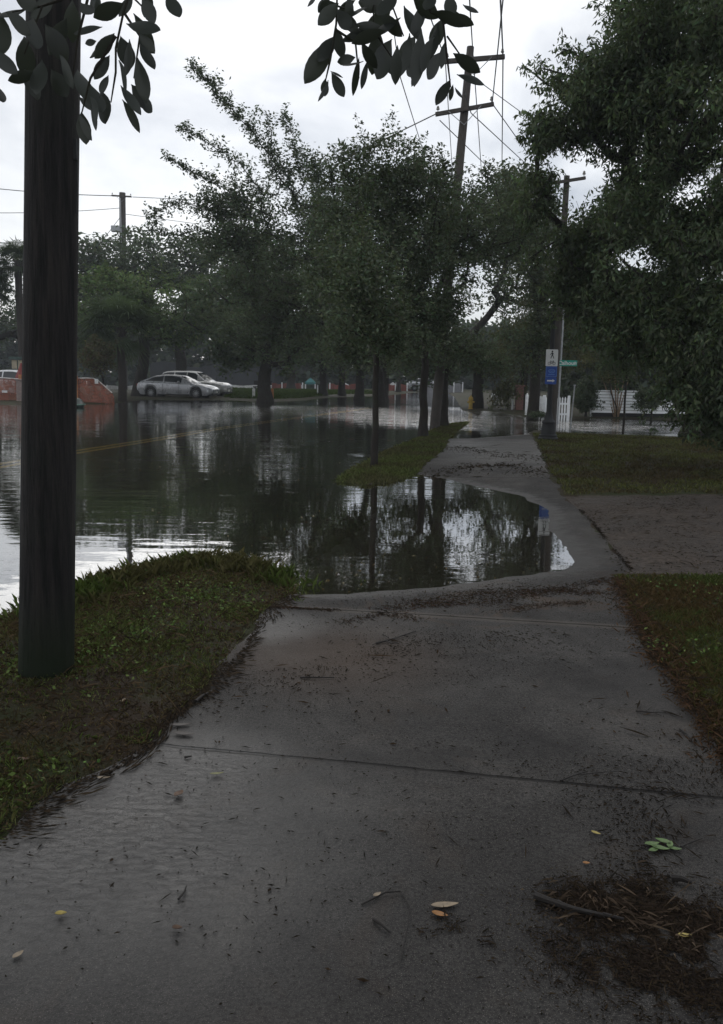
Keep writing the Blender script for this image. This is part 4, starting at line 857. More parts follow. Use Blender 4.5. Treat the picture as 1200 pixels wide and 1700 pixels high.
# kiosk behind
q = G(38, 656); kk = thing('kiosk', 'small cream kiosk with a dark green roof at the far left', 'kiosk', (q.x, q.y, 0)); s = q.y / F
zt0 = P(26, 598, q.y); zb0 = P(26, 612, q.y); xa = P(22, 600, q.y).x - q.x; xb = P(50, 600, q.y).x - q.x; MCR = plain('cream_board', (.42, .36, .26), .7, var=.2)
MB().box(((xa + xb) / 2, 0, (zt0.z + zb0.z) / 2), (xb - xa, .5, zt0.z - zb0.z)).build('board', MCR, kk)
MB().prism([(xa - .15, zt0.z + .06), (xb + .15, zt0.z + .06), (xb + .05, zt0.z + .22), (xa - .05, zt0.z + .22)], -.45, .45).build('roof', MGREENP, kk)
for x in (xa, xb): MB().box((x, .28, zt0.z / 2), (.1, .05, zt0.z)).build('post', MGREENP, kk)
for k in (1, 2): MB().box((xa + (xb - xa) * k / 3, -.262, (zt0.z + zb0.z) / 2), (.06, .02, zt0.z - zb0.z)).build('batten', MGREENP, kk)
# ================================================================== cars
def paint(name, col, metal=.4): return plain(name, col, .28, metal, var=.04, scale=2, bump=0, coat=.6)
MGL = plain('dark_car_glass', (.02, .024, .026), .06, scale=2, bump=0, var=.1); MTY = plain('tyre_rubber', (.015, .015, .015), .8); MRIM = plain('alloy_rim', (.30, .31, .32), .35, .8)
MCH = plain('headlight_lens', (.45, .47, .48), .12, .2, bump=0); MTL = plain('tail_light_lens', (.25, .015, .01), .2, bump=0); MTR = plain('black_trim', (.012, .012, .012), .5); MPLT = plain('plate', (.6, .6, .55), .5)
def lerp_tab(t, x): 
    xs = [a for a, _ in t]; return float(np.interp(x, xs, [b for _, b in t]))
def car(name, label, loc, rz, mat, L_, wid, prof, belt, gh_bot, roof, group, wr=.33, axles=(.19, .79), cat='car', scale=1):
    """x runs from tail (0) to nose (L_). prof: hood/deck height, belt: side shoulder, roof: list (x,z) for the glasshouse top"""
    o = thing(name, label, cat, loc, rz, group); N = 48
    ax = [a * L_ for a in axles]
    def arch(x):
        z = .20
        for a in ax:
            d = abs(x - a)
            if d < wr * 1.18: z = max(z, wr + math.sqrt((wr * 1.18) ** 2 - d * d))
        return z
    xs = sorted(set([L_ * i / N for i in range(N + 1)] + [a + s_ * wr * 1.18 * c_ for a in ax for s_ in (-1, 1) for c_ in (.3, .6, .85, .96, 1.0, 1.02)]))
    V = []; n_ = 0; ring_ = []
    for x in xs:
        f = x / L_; tp = lerp_tab(prof, f); sh = tp - .05
        endt = min(1, min(f, 1 - f) / .07); wd = wid / 2 * (.80 + .20 * math.sqrt(max(0, 1 - (1 - endt) ** 2))); lo = arch(x) if 0 < f < 1 else .35
        lo = max(lo, .20 + .16 * (1 - endt)); lo = min(lo, sh - .10)
        row = [(x, 0, lo), (x, -wd * .93, lo), (x, -wd * .985, lo + (sh - lo) * .25), (x, -wd, lo + (sh - lo) * .55), (x, -wd * .97, sh - .03), (x, -wd * .90, sh + .025), (x, -wd * .6, tp), (x, 0, tp + .012)]
        full = row + [(a, -b, c_) for a, b, c_ in reversed(row[1:-1])]
        V += full; n_ = len(full)
    fc = [(i * n_ + k, (i + 1) * n_ + k, (i + 1) * n_ + (k + 1) % n_, i * n_ + (k + 1) % n_) for i in range(len(xs) - 1) for k in range(n_)]
    fc += [tuple(range(n_)), tuple((len(xs) - 1) * n_ + k for k in range(n_ - 1, -1, -1))]
    MB().add(V, fc).build('body', mat, o, smooth=True)
    # glasshouse: painted roof shell + separate panes
    rxs = [a for a, _ in roof]; g0, g1 = rxs[0] * L_, rxs[-1] * L_; V = []; M_ = 22
    def gw(z, zb_): return wid / 2 * (.90 - .22 * (z - zb_) / .5)
    for i in range(M_ + 1):
        x = g0 + (g1 - g0) * i / M_; z = lerp_tab(roof, x / L_) ; zb_ = lerp_tab(prof, x / L_) - .03; z = max(z, zb_ + .01); w0 = gw(zb_, zb_); w1 = gw(z, zb_)
        row = [(x, -w0, zb_), (x, -w1 - .01, z - .05 if z - zb_ > .08 else z - .003), (x, -w1 + .06, z), (x, 0, z + .02), (x, w1 - .06, z), (x, w1 + .01, z - .05 if z - zb_ > .08 else z - .003), (x, w0, zb_)]
        V += row
    fc = [(i * 7 + k, (i + 1) * 7 + k, (i + 1) * 7 + k + 1, i * 7 + k + 1) for i in range(M_) for k in range(6)] + [tuple(range(7)), tuple(M_ * 7 + k for k in range(6, -1, -1))]
    MB().add(V, fc).build('roof', mat, o, smooth=True)
    def side_pane(fa, fb, s_, nm='side_window'):
        b = MB(); n = 8; lo_, hi_ = [], []
        for i in range(n + 1):
            x = L_ * (fa + (fb - fa) * i / n); zr = lerp_tab(roof, x / L_); zb_ = lerp_tab(prof, x / L_) - .03; zt = max(zr - .085, zb_ + .06); zl = zb_ + .055
            def yy(z): return (wid / 2 * .90 + (z - zb_) / max(zr - .05 - zb_, .05) * (gw(zr, zb_) + .01 - wid / 2 * .90)) + .008
            lo_.append((x, s_ * yy(zl), zl)); hi_.append((x, s_ * yy(zt), zt))
        v = lo_ + hi_; v2 = [(x, y - s_ * .012, z) for x, y, z in v]; m0 = len(v)
        f = [(i, i + 1, n + 2 + i, n + 1 + i) for i in range(n)] + [(m0 + i + 1, m0 + i, m0 + n + 1 + i, m0 + n + 2 + i) for i in range(n)]
        b.add(v + v2, f).build(nm, MGL, o)
    cuts = belt
    for s_ in (-1, 1):
        for fa, fb in cuts: side_pane(fa, fb, s_)
    # windscreen and rear window lie on the roof shell slopes
    def end_pane(fa, fb, nm):
        n = 6; v = []
        for i in range(n + 1):
            x = L_ * (fa + (fb - fa) * i / n); z = lerp_tab(roof, x / L_) + .028; zb_ = lerp_tab(prof, x / L_) - .03; w1 = gw(z, zb_) - .07
            v += [(x, -w1, z - .008), (x, 0, z), (x, w1, z - .008)]
        f = [(i * 3 + k, i * 3 + 3 + k, i * 3 + 4 + k, i * 3 + 1 + k) for i in range(n) for k in (0, 1)]; v2 = [(x, y, z - .012) for x, y, z in v]; m0 = len(v)
        MB().add(v + v2, f + [tuple(m0 + j for j in reversed(q)) for q in f]).build(nm, MGL, o)
    e0, e1 = rxs[1], rxs[-2]; span0 = (rxs[1] - rxs[0]); span1 = (rxs[-1] - rxs[-2])
    end_pane(rxs[0] + span0 * .15, rxs[1] - span0 * .06, 'rear_window'); end_pane(rxs[-2] + span1 * .08, rxs[-1] - span1 * .15, 'windscreen')
    for a in ax:
        for s_ in (-1, 1):
            y = s_ * (wid / 2 - .13); w = thing('wheel', None, None, (a, y, wr)); w.parent = o
            b = MB(); n = 28; pr = [(-.10, .62), (-.10, .92), (-.07, 1), (.07, 1), (.10, .92), (.10, .62)]; v = []
            for k in range(n):
                c_, s2 = math.cos(2 * math.pi * k / n), math.sin(2 * math.pi * k / n); v += [(wr * r_ * c_, yy_, wr * r_ * s2) for yy_, r_ in pr]
            f = [(k * 6 + j, ((k + 1) % n) * 6 + j, ((k + 1) % n) * 6 + (j + 1) % 6, k * 6 + (j + 1) % 6) for k in range(n) for j in range(6)]
            b.add(v, f).build('tyre', MTY, w, smooth=True)
            b = MB(); disc(b, 0, 0, wr * .22, s_ * .088 + .01, 14, .02); 
            for k in range(10): t_ = 2 * math.pi * k / 10; bar(b, wr * .15 * math.cos(t_), wr * .15 * math.sin(t_), wr * .62 * math.cos(t_), wr * .62 * math.sin(t_), wr * .11, s_ * .08 + .008, .016)
            ring(b, 0, 0, wr * .67, wr * .67, wr * .07, s_ * .085 + .002, 24); b.build('rim', MRIM, w)
            b = MB(); disc(b, 0, 0, wr * .66, s_ * .055 + .005, 20, .01); b.build('brake_disc', MTR, w)
    # dark wheel wells and underbody
    MB().box((L_ / 2, 0, .32), (L_ * .9, wid * .66, .26)).build('underbody', MTR, o)
    zf = lerp_tab(prof, .97); zr = lerp_tab(prof, .03)
    for s_ in (-1, 1):
        MB().box((L_ * .955, s_ * wid * .385, zf - .15), (.34, .26, .13), rz=-s_ * .35).build('headlight', MCH, o, bevel=.03)
        MB().box((L_ * .03, s_ * wid * .38, zr - .16), (.20, .28, .15), rz=s_ * .30).build('tail_light', MTL, o, bevel=.03)
        zb_ = lerp_tab(prof, cuts[-1][1]); MB().box((L_ * cuts[-1][1] - .12, s_ * (wid / 2 + .05), zb_ + .07), (.13, .20, .13)).build('mirror', mat, o, bevel=.03)
        for fa, fb in cuts[:2] if len(cuts) > 1 else cuts:
            xh = L_ * (fa + .04); MB().box((xh, s_ * (wid / 2 + .003), lerp_tab(prof, xh / L_) - .17), (.18, .03, .03)).build('door_handle', mat, o, bevel=.006)
        for f_ in (cuts[0][0] + .03, cuts[0][1] + .004, cuts[-1][1] - .03):
            z1 = lerp_tab(prof, f_) - .09; MB().box((L_ * f_, s_ * (wid / 2 - .004), (z1 + .3) / 2 + .02), (.012, .02, z1 - .36)).build('door_seam', MTR, o)
        MB().box((L_ * .5, s_ * (wid / 2 - .04), .235), (L_ * .42, .06, .07)).build('sill', MTR, o, bevel=.01)
    MB().box((L_ * .992, 0, .52), (.06, wid * .5, .16)).build('grille', MTR, o, bevel=.01); MB().box((L_ * .995, 0, .30), (.08, wid * .72, .1)).build('bumper_lip', MTR, o, bevel=.02)
    MB().box((L_ + .02, 0, .42), (.02, .32, .12)).build('number_plate', MPLT, o)
    if scale != 1: o.scale = (scale,) * 3
    return o
SIL = paint('silver_paint', (.40, .41, .43)); GLD = paint('pale_champagne_paint', (.36, .36, .35)); WHT = paint('white_car_paint', (.62, .63, .64), 0)
sed_prof = [(0, .80), (.03, .98), (.06, 1.04), (.2, 1.05), (.45, 1.0), (.7, .96), (.74, .95), (.9, .86), (.97, .74), (1, .60)]
sed_roof = [(.06, 1.05), (.24, 1.40), (.34, 1.47), (.48, 1.48), (.57, 1.42), (.755, .95)]
q0 = G(236, 661.5); q1 = G(372, 663); 
gcar = 'cars parked on the far bank'
aL = Vector((q1.x - q0.x, q1.y - q0.y)); 
ca = P(236, 660, 53.5); DC = 53.5; ca = Vector((P(235, 660, DC).x, DC, .05))
zc = .0
car('parked_car', 'silver sedan standing in shallow water left of the broad forked oak', (ca.x, DC, .02), rad(-9), SIL, 5.1, 1.9, sed_prof, [(.13, .36), (.375, .60)], None, sed_roof, gcar, .34, (.20, .795))
suv_prof = [(0, .85), (.02, 1.05), (.5, 1.06), (.72, 1.06), (.76, 1.04), (.93, .96), (.98, .84), (1, .66)]
suv_roof = [(.0, 1.06), (.07, 1.62), (.15, 1.70), (.45, 1.72), (.56, 1.66), (.73, 1.05)]
car('parked_car', 'pale pickup-like wagon parked just behind the silver sedan', (P(268, 650, 57).x, 57.5, .05), rad(-13), GLD, 4.9, 1.95, suv_prof, [(.04, .24), (.255, .43), (.445, .60)], None, suv_roof, gcar, .38, (.19, .80))
car('parked_car', 'white car half hidden behind the orange netting at the left edge', (P(-38, 650, 48).x, 48.5, .05), rad(-4), WHT, 4.7, 1.85, sed_prof, [(.13, .36), (.375, .60)], None, [(a, b + .1) for a, b in sed_roof], gcar, .34)
qd = G(706, 652)
car('parked_car', 'small far silver car beyond the bright water between the trunks', (P(676, 640, qd.y + 6).x, qd.y + 6, .05), rad(-6), SIL, 4.5, 1.8, sed_prof, [(.13, .36), (.375, .60)], None, sed_roof, gcar, .33)
# ------------------------------------------------------------------ far clutter
MTEAL = plain('turquoise_canvas', (.035, .15, .15), .8); MBRR = plain('brick_red_panel', (.20, .06, .045), .8, var=.35, scale=1.2); MGRYP = plain('grey_board', (.22, .22, .23), .7, var=.3, scale=1); MPALE = plain('pale_concrete_and_water', (.66, .66, .65), .8)
def flatpt(px, py): q = G(px, py); return (q.x, q.y, H(q.x, q.y))
q = G(515, 645); zt1 = P(515, 627, q.y).z; o = thing('tent', 'turquoise peaked tent far off between the oak trunks', 'tent', (q.x, q.y, 0)); w = 8 * q.y / F
MB().add([(-w, -w, zt1 * .6), (w, -w, zt1 * .6), (w, w, zt1 * .6), (-w, w, zt1 * .6), (0, 0, zt1), (-w, -w, zt1 * .4), (w, -w, zt1 * .4), (w, w, zt1 * .4), (-w, w, zt1 * .4)], [(0, 1, 4), (1, 2, 4), (2, 3, 4), (3, 0, 4), (0, 5, 6, 1), (1, 6, 7, 2), (2, 7, 8, 3), (3, 8, 5, 0)]).build('canopy', MTEAL, o)
for sx in (-1, 1):
    for sy in (-1, 1): MB().box((sx * w, sy * w, zt1 * .2), (.06, .06, zt1 * .42)).build('leg', MWP, o)
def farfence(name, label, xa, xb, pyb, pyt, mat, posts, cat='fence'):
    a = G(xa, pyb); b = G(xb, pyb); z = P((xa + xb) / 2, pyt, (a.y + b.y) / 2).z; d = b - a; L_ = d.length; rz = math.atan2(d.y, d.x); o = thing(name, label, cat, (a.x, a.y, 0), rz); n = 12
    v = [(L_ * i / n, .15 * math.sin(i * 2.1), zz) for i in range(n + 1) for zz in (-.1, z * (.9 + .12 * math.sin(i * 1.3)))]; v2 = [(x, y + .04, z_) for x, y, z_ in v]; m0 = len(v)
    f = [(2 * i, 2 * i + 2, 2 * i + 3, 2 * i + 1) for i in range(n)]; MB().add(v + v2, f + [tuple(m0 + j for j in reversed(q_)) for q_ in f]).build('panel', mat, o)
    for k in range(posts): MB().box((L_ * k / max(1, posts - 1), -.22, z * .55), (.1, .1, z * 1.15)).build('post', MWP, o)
farfence('netting_fence', 'far red netting seen between the first trunks right of the broad forked oak', 545, 592, 649, 637, MBRR, 3)
farfence('netting_fence', 'far red netting seen right of the young tree trunk', 634, 692, 650, 637, MBRR, 4)
farfence('netting_fence', 'short far run of red netting left of the turquoise tent', 448, 500, 646, 636, MBRR, 4)
farfence('board_fence', 'grey far board fence right of the far silver car', 705, 765, 652, 636, MGRYP, 5)
farfence('pale_water_strip', 'low pale strip imitating bright water across the street right of the parked cars', 372, 470, 645.5, 639, MPALE, 2, 'wall')  # both pale strips are added to imitate the bright far water
farfence('pale_water_strip', 'low pale strip imitating bright water behind the palm and the silver sedan', 176, 262, 648, 640, MPALE, 2, 'wall')
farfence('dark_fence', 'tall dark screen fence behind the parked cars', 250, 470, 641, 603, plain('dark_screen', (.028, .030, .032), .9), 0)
for i, (px, py, pt, lab, mt, w) in enumerate([(421, 663, 646, 'pale stub post left of the broad forked oak', MPALE, .17), (452, 664, 646, 'yellowish stub post right of the broad forked oak', MORP, .16), (527, 657, 640, 'thin pale post between the far trunks', MWP, .10), (600, 651, 640, 'tiny white post below the tents', MWP, .16)]):
    q = G(px, py); z = P(px, pt, q.y).z; o = MB().box((0, 0, z / 2 - .1), (w, w, z + .2)).lathe([(w * .55, z), (w * .3, z + .06)], n=8).build('bollard', mt, bevel=.01); o.location = (q.x, q.y, 0); tag(o, lab, 'post')
q = G(374 + 51, 656); z = P(425, 633, q.y).z; o = thing('picnic_bench', 'dark bench on legs left of the broad forked oak', 'bench', (q.x, q.y + 4, 0))
MB().box((0, 0, z * .55), (1.5, .5, .08)).build('seat', MTR, o); MB().box((0, .3, z * .85), (1.5, .06, .36)).build('backrest', MTR, o)
for x in (-.6, .6): MB().box((x, 0, z * .25), (.08, .4, z * .6)).build('leg', MTR, o)
for px, w, h, lab in [(573, 12, 8, 'white far tent roof right of the turquoise tent'), (495, 10, 6, 'white far van-like box left of the turquoise tent'), (652, 12, 11, 'white far box behind the red netting')]:
    q = G(px, 645); s = q.y / F; zc_ = P(px, 640, q.y).z; o = thing('white_booth', lab, 'booth', (q.x, q.y, 0)); MB().box((0, 0, zc_ * .5), (w * s, 1.5, zc_)).build('wall', MWP, o, bevel=.05); MB().prism([(-w * s * .6, zc_), (w * s * .6, zc_), (0, zc_ + h * s * .5)], -.9, .9).build('roof', MPALE, o)
# ================================================================== near ground cover and litter
def scatter(poly, n, seed, zmin=-.03, dens=None):
    rng = np.random.RandomState(seed); pl_ = np.array(poly); lo_, hi_ = pl_.min(0), pl_.max(0); out = []
    while sum(len(a) for a in out) < n:
        p = rng.uniform(lo_, hi_, (n * 2, 2)); p = p[(sdf(p, poly) > 0)]; z = Hs(p); k = z > zmin
        if dens is not None: k &= rng.rand(len(p)) < dens(p)
        out.append(np.column_stack([p[k], z[k]]))
    return np.concatenate(out)[:n]
def blades(name, pts, h, w, seed, label, cola, colb, lie=.5, bare=None):
    rng = np.random.RandomState(seed); n = len(pts); a = rng.uniform(0, 6.28, n); L_ = h * rng.uniform(.3, 1.35, n); le = np.abs(rng.normal(0, lie, n)); le = np.clip(le, .05, 1.5)
    d = np.column_stack([np.cos(a) * np.sin(le), np.sin(a) * np.sin(le), np.cos(le)]); s = np.column_stack([-np.sin(a), np.cos(a), a * 0]) * w * rng.uniform(.6, 1.3, n)[:, None]
    p0 = pts - (0, 0, .005); md = p0 + d * L_[:, None] * .55; tip = p0 + d * L_[:, None] + np.column_stack([np.cos(a), np.sin(a), a * 0 - .8]) * (L_ * .22)[:, None]
    tip[:, 2] = np.maximum(tip[:, 2], pts[:, 2] + .003)
    V = np.stack([p0 - s, p0 + s, md + s * .8, tip, md - s * .8], 1).reshape(-1, 3); Fc = (np.arange(n) * 5)[:, None] + np.array([0, 1, 2, 3, 4])
    pn = vnoise(pts[:, 0], pts[:, 1], 1.7, seed)[:, None] * .7 + vnoise(pts[:, 0], pts[:, 1], 6, seed + 1)[:, None] * .3; t = np.clip((pn - .38) * 4 + rng.normal(0, .35, (n, 1)), 0, 1)
    col = np.array(cola) * (1 - t) + np.array(colb) * t; col = col * rng.uniform(.6, 1.4, (n, 1))
    o = mesh_np(name, V, Fc, GRASSM, np.repeat(col, 5, 0)); return tag(o, label, 'grass', kind='stuff')
NL = [(-5.2, 1.6), (-2.3, .2)] + gh([(-150, 1480), (0, 1390), (60, 1338), (110, 1303), (185, 1275), (240, 1240), (278, 1190), (332, 1150), (368, 1105), (403, 1062), (440, 1012), (492, 985), (484, 964), (430, 930), (330, 912), (260, 925), (180, 948), (125, 970), (60, 998), (0, 1020), (-100, 1050)])
GA, GB = (.21, .25, .085), (.20, .155, .08)
P0 = GH(230, 1150)
def dn(p):
    k = .25 + .75 * (vnoise(p[:, 0], p[:, 1], 2.2, 9) > .42); far = np.clip((p[:, 1] - P0.y) / 1.0, 0, 1); return np.clip(k * (.45 + .55 * far), 0, 1)
blades('grass', scatter(NL, 75000, 1, -.025, dn), .038, .0016, 2, 'ragged grass on the near left bank round the wooden pole', GA, GB, .75)
# taller green tufts at the water edge and round the pole
shore = gh([(60, 1030), (125, 998), (180, 975), (260, 955), (330, 940), (400, 950), (470, 978)]); rng = np.random.RandomState(5); tp_ = []
for i in range(650):
    a, b = shore[rng.randint(0, 6)], None; k = rng.randint(0, 6); a, b = shore[k], shore[k + 1]; t = rng.rand(); c_ = np.array(a) * (1 - t) + np.array(b) * t + rng.normal(0, .22, 2); tp_.append(c_)
for i in range(60): a = rng.uniform(0, 6.28); tp_.append(np.array((pb.x, pb.y)) + np.array((math.cos(a), math.sin(a))) * rng.uniform(.16, .3))
for (px, py, nn_) in [(240, 1226, 6), (10, 1320, 30), (0, 1280, 20), (90, 1200, 10), (150, 1080, 30), (250, 1060, 60), (300, 1000, 70), (20, 1080, 30)]:
    c0 = np.array(GH(px, py)[:2])
    for i in range(nn_): tp_.append(c0 + rng.normal(0, .16, 2) * (1 if nn_ > 8 else .25))
tp_ = np.repeat(np.array(tp_), 9, 0) + rng.normal(0, .018, (len(tp_) * 9, 2)); zz = Hs(tp_); k = zz > -.06
blades('grass', np.column_stack([tp_, zz])[k], .050, .0014, 6, 'taller green grass tufts along the near water edge', (.20, .27, .08), (.20, .21, .09), .7)
NR = gh([(1022, 958), (1062, 1040), (1124, 1132), (1184, 1222), (1262, 1345), (1500, 1330), (1500, 960)])
blades('grass', scatter(NR, 55000, 3, -.02), .048, .0016, 7, 'patchy grass on the right verge beside the pavement', (.15, .19, .06), (.19, .12, .065), .8)
ISL = gh([(556, 800), (600, 808), (650, 802), (690, 789), (738, 746), (743, 729), (778, 702), (735, 706), (690, 730), (640, 750), (585, 779)])
blades('grass', scatter(ISL, 34000, 8, -.04), .085, .0035, 9, 'grass on the narrow strip between street and footpath', (.21, .25, .09), (.19, .18, .09), .8)
RLW = gh([(884, 720), (912, 780), (938, 822), (1060, 821), (1210, 820), (1500, 824), (1500, 740), (1210, 730), (1130, 727), (1040, 724), (960, 721)])
blades('grass', scatter(RLW, 60000, 10, -.03), .07, .005, 11, 'dull lawn on the right beyond the muddy driveway', (.17, .18, .065), (.12, .09, .05), .7)
FLW = gp([(372, 662), (440, 665), (500, 662), (560, 656), (640, 655), (640, 651), (540, 650), (380, 647)])
blades('grass', scatter(FLW, 22000, 12, -.03), .22, .03, 13, 'green grass on the far bank right of the parked cars', (.075, .115, .025), (.05, .08, .02), .5)
wp_ = []; rng = np.random.RandomState(15)
for i in range(900):
    k = rng.randint(0, 6); a, b = shore[k], shore[k + 1]; t = rng.rand(); q = np.array(a) * (1 - t) + np.array(b) * t; q = q + np.array((rng.normal(0, .12), rng.uniform(0, .55) ** 1.3 if rng.rand() < .8 else 0)) ; wp_.append(q)
wp_ = np.repeat(np.nan_to_num(np.array(wp_)), 4, 0) + rng.normal(0, .02, (len(wp_) * 4, 2)); wz = np.maximum(Hs(wp_), -.02); kk_ = np.abs(wp_[:, 0]) > .01
blades('grass', np.column_stack([wp_, wz])[kk_], .12, .0014, 16, 'thin wispy grass stalks standing in the water beyond the near bank', (.18, .25, .07), (.22, .20, .09), .45)
wd = []
for (px, py, n_) in [(310, 985, 300), (60, 1120, 120), (20, 1330, 120), (250, 1050, 180), (1120, 1090, 120), (1150, 985, 120), (140, 1090, 200), (380, 1010, 160)]:
    c0 = np.array(GH(px, py)[:2]); wd.append(c0 + rng.normal(0, .22, (n_, 2)))
wd = np.concatenate(wd); wd = wd[sdf(wd, WALKr) < -.02]; wd = np.column_stack([wd, Hs(wd) + rng.uniform(.015, .055, len(wd))])
tag(leaf_mesh('weeds', wd, .024, .55, rng, (.13, .19, .06), .3, GRASSM, None, 0), 'small round-leaved weeds spread through the grass verges', 'weeds', kind='stuff')
# dead litter and mulch
def chips(name, pts, l, w, seed, label, cols_, cat='debris', flat=.12, lift=.004, kind='stuff'):
    rng = np.random.RandomState(seed); n = len(pts); a = rng.uniform(0, 6.28, n); L_ = l * rng.lognormal(-.15, .75, n); W2 = w * rng.uniform(.5, 1.6, n); tz = rng.normal(0, flat, n); th = np.column_stack([a * 0, a * 0, W2 * .5 + lift])
    d = np.column_stack([np.cos(a), np.sin(a), tz]) * L_[:, None] * .5; s = np.column_stack([-np.sin(a), np.cos(a), a * 0]) * W2[:, None] * .5; c_ = pts + (0, 0, lift) + np.column_stack([a * 0, a * 0, np.abs(tz) * L_ * .5])
    V = np.stack([c_ - d, c_ - d * .2 + s, c_ + d, c_ + d * .1 - s, c_ + th * .6], 1).reshape(-1, 3); b_ = (np.arange(n) * 5)[:, None]
    Fc = np.concatenate([b_ + np.array(q) for q in ((0, 3, 4), (3, 2, 4), (2, 1, 4), (1, 0, 4))])
    cc = np.array(cols_)[rng.randint(0, len(cols_), n)] * rng.uniform(.6, 1.4, (n, 1)); o = mesh_np(name, V, Fc, GRASSM, np.repeat(cc, 5, 0)); return tag(o, label, cat, kind=kind)
DC_ = [(.012, .009, .007), (.020, .014, .010), (.035, .024, .016), (.05, .035, .02)]
WN = WALKr
def dens_path(p):
    x = p[:, 0]; y = p[:, 1]; n = vnoise(x, y, 1.4, 21); n2 = vnoise(x, y, 5, 22); return np.clip((n - .3) * 1.2, .05, 1) * (.3 + n2) * np.clip(.3 + (x + 1.0) / 2.5, .12, 1)
PN = gh([(0, 1420), (280, 1190), (440, 1020), (500, 990), (940, 955), (1020, 960), (1060, 1045), (1200, 1250)]) + [(1.9, .8), (-1.6, .8)]
chips('debris', scatter(PN, 4200, 31, -.01, dens_path), .009, .004, 31, 'dark specks of leaf litter strewn over the wet pavement', DC_[:2])
def band(pl_, wid, n, seed):
    rng = np.random.RandomState(seed); g_ = [np.array(GH(*q)[:2]) for q in pl_]; sg = [np.linalg.norm(b - a) for a, b in zip(g_, g_[1:])]; cum = np.concatenate([[0], np.cumsum(sg)]); t = rng.rand(n) * cum[-1]; g_ = np.array(g_)
    x = np.interp(t, cum, g_[:, 0]); y = np.interp(t, cum, g_[:, 1]); cl_ = .4 + 1.2 * vnoise(t, t * 0, 3, seed); x += rng.normal(size=n) * wid * cl_; y += rng.normal(size=n) * wid * cl_; p = np.column_stack([x, y]); return np.column_stack([p, Hs(p)])
wr_ = np.concatenate([band([(640, 1012), (720, 998), (800, 985), (900, 980), (1000, 985)], .07, 2600, 1), band([(700, 1005), (820, 1000), (950, 975), (1010, 962)], .06, 1500, 2), band([(560, 1035), (640, 1020), (700, 1030)], .03, 400, 3), band([(440, 1008), (520, 1012), (560, 1014)], .03, 450, 4), band([(830, 1015), (900, 1005), (985, 1000)], .05, 500, 9)])
chips('debris', wr_, .015, .005, 33, 'brown wrack line of washed-up litter along the flood edge', DC_ + [(.045, .02, .013)])
ml = np.concatenate([band([(960, 1500), (1040, 1520), (1130, 1540), (1220, 1580)], .095, 13000, 5), band([(920, 1500), (1000, 1490), (1100, 1480)], .035, 2500, 6), band([(1000, 1590), (1100, 1600), (1210, 1610)], .09, 13000, 7), band([(720, 1510), (760, 1540), (700, 1550)], .02, 160, 8), band([(1060, 1430), (1120, 1470), (1200, 1500)], .035, 500, 10), band([(790, 1560), (900, 1560), (960, 1580)], .03, 300, 12)])
kn = vnoise(ml[:, 0], ml[:, 1], 9, 3) * .6 + vnoise(ml[:, 0], ml[:, 1], 28, 4) * .4; ml = ml[kn > .24 + .26 * np.random.RandomState(2).rand(len(ml))]
chips('mulch', ml, .0095, .0032, 34, 'dark heap of shredded mulch and twigs at the lower right corner', DC_ + [(.06, .045, .032), (.035, .024, .018)], flat=.16, lift=.004)
chips('mulch', scatter(NL, 26000, 35, .0), .022, .004, 35, 'dead brown leaf litter lying in the near left grass', [(.06, .04, .022), (.03, .02, .012), (.10, .07, .04)], flat=.4, lift=.012)
chips('mulch', band([(1030, 965), (1064, 1040), (1126, 1132), (1186, 1222), (1230, 1290)], .05, 3500, 11), .028, .005, 36, 'reddish brown thatch along the edge of the right verge', [(.09, .05, .028), (.06, .035, .02), (.03, .02, .014)], flat=.4, lift=.01)
chips('debris', scatter(DRIVE[:3] + gh([(1210, 955), (1022, 952), (985, 873)]), 1600, 37, .0), .03, .01, 37, 'bits of dark litter on the muddy driveway', DC_)
edge_ = [(0, 1392), (60, 1338), (110, 1303), (185, 1275), (240, 1240), (278, 1190), (332, 1150), (368, 1105), (403, 1062), (440, 1012), (484, 990)]
chips('debris', band(edge_, .045, 5200, 61), .014, .006, 61, 'dark crumbs of soil spilling from the left bank onto the pavement edge', [(.03, .022, .015), (.016, .012, .009), (.05, .035, .022)])
chips('debris', band([(300, 1180), (420, 1130), (560, 1110), (700, 1060), (900, 1060)], .10, 1000, 62), .010, .005, 62, 'scattered dark crumbs drifting across the middle of the pavement', DC_[:3])
chips('debris', band([(1230, 1300), (1100, 1290), (960, 1300), (1080, 1380), (1000, 1450)], .10, 1200, 63), .014, .004, 63, 'scattered dark bits between the joint and the mulch heap', DC_[:3])
chips('debris', band([(705, 795), (760, 775), (830, 772), (900, 790)], .25, 700, 66), .05, .02, 66, 'soaked leaf litter along the far stretch of the footpath', DC_)
chips('debris', band([(745, 742), (800, 752), (890, 765)], .3, 400, 67), .05, .02, 67, 'leaf litter where the footpath comes out of the far water', DC_)
chips('debris', band([(958, 843), (985, 871), (1020, 915), (1048, 948)], .012, 900, 69), .018, .006, 69, 'dirt packed in the gap between footpath and driveway', DC_[:2])
chips('debris', np.concatenate([scatter(PN, 110, 75, -.01), band([(1000, 1180), (1100, 1220), (1180, 1260)], .12, 60, 76), band([(420, 1120), (520, 1140), (640, 1060)], .15, 50, 77)]), .030, .008, 75, 'larger soaked leaf and bark scraps dotted over the pavement', [(.03, .02, .013), (.05, .03, .018), (.018, .013, .01)], flat=.2)
chips('mulch', band([(900, 1500), (1000, 1515), (1100, 1530), (1220, 1570)], .10, 330, 68), .035, .0016, 68, 'pale straws and stems mixed through the mulch heap', [(.09, .065, .045), (.05, .035, .025), (.15, .11, .075)], flat=.2, lift=.01)
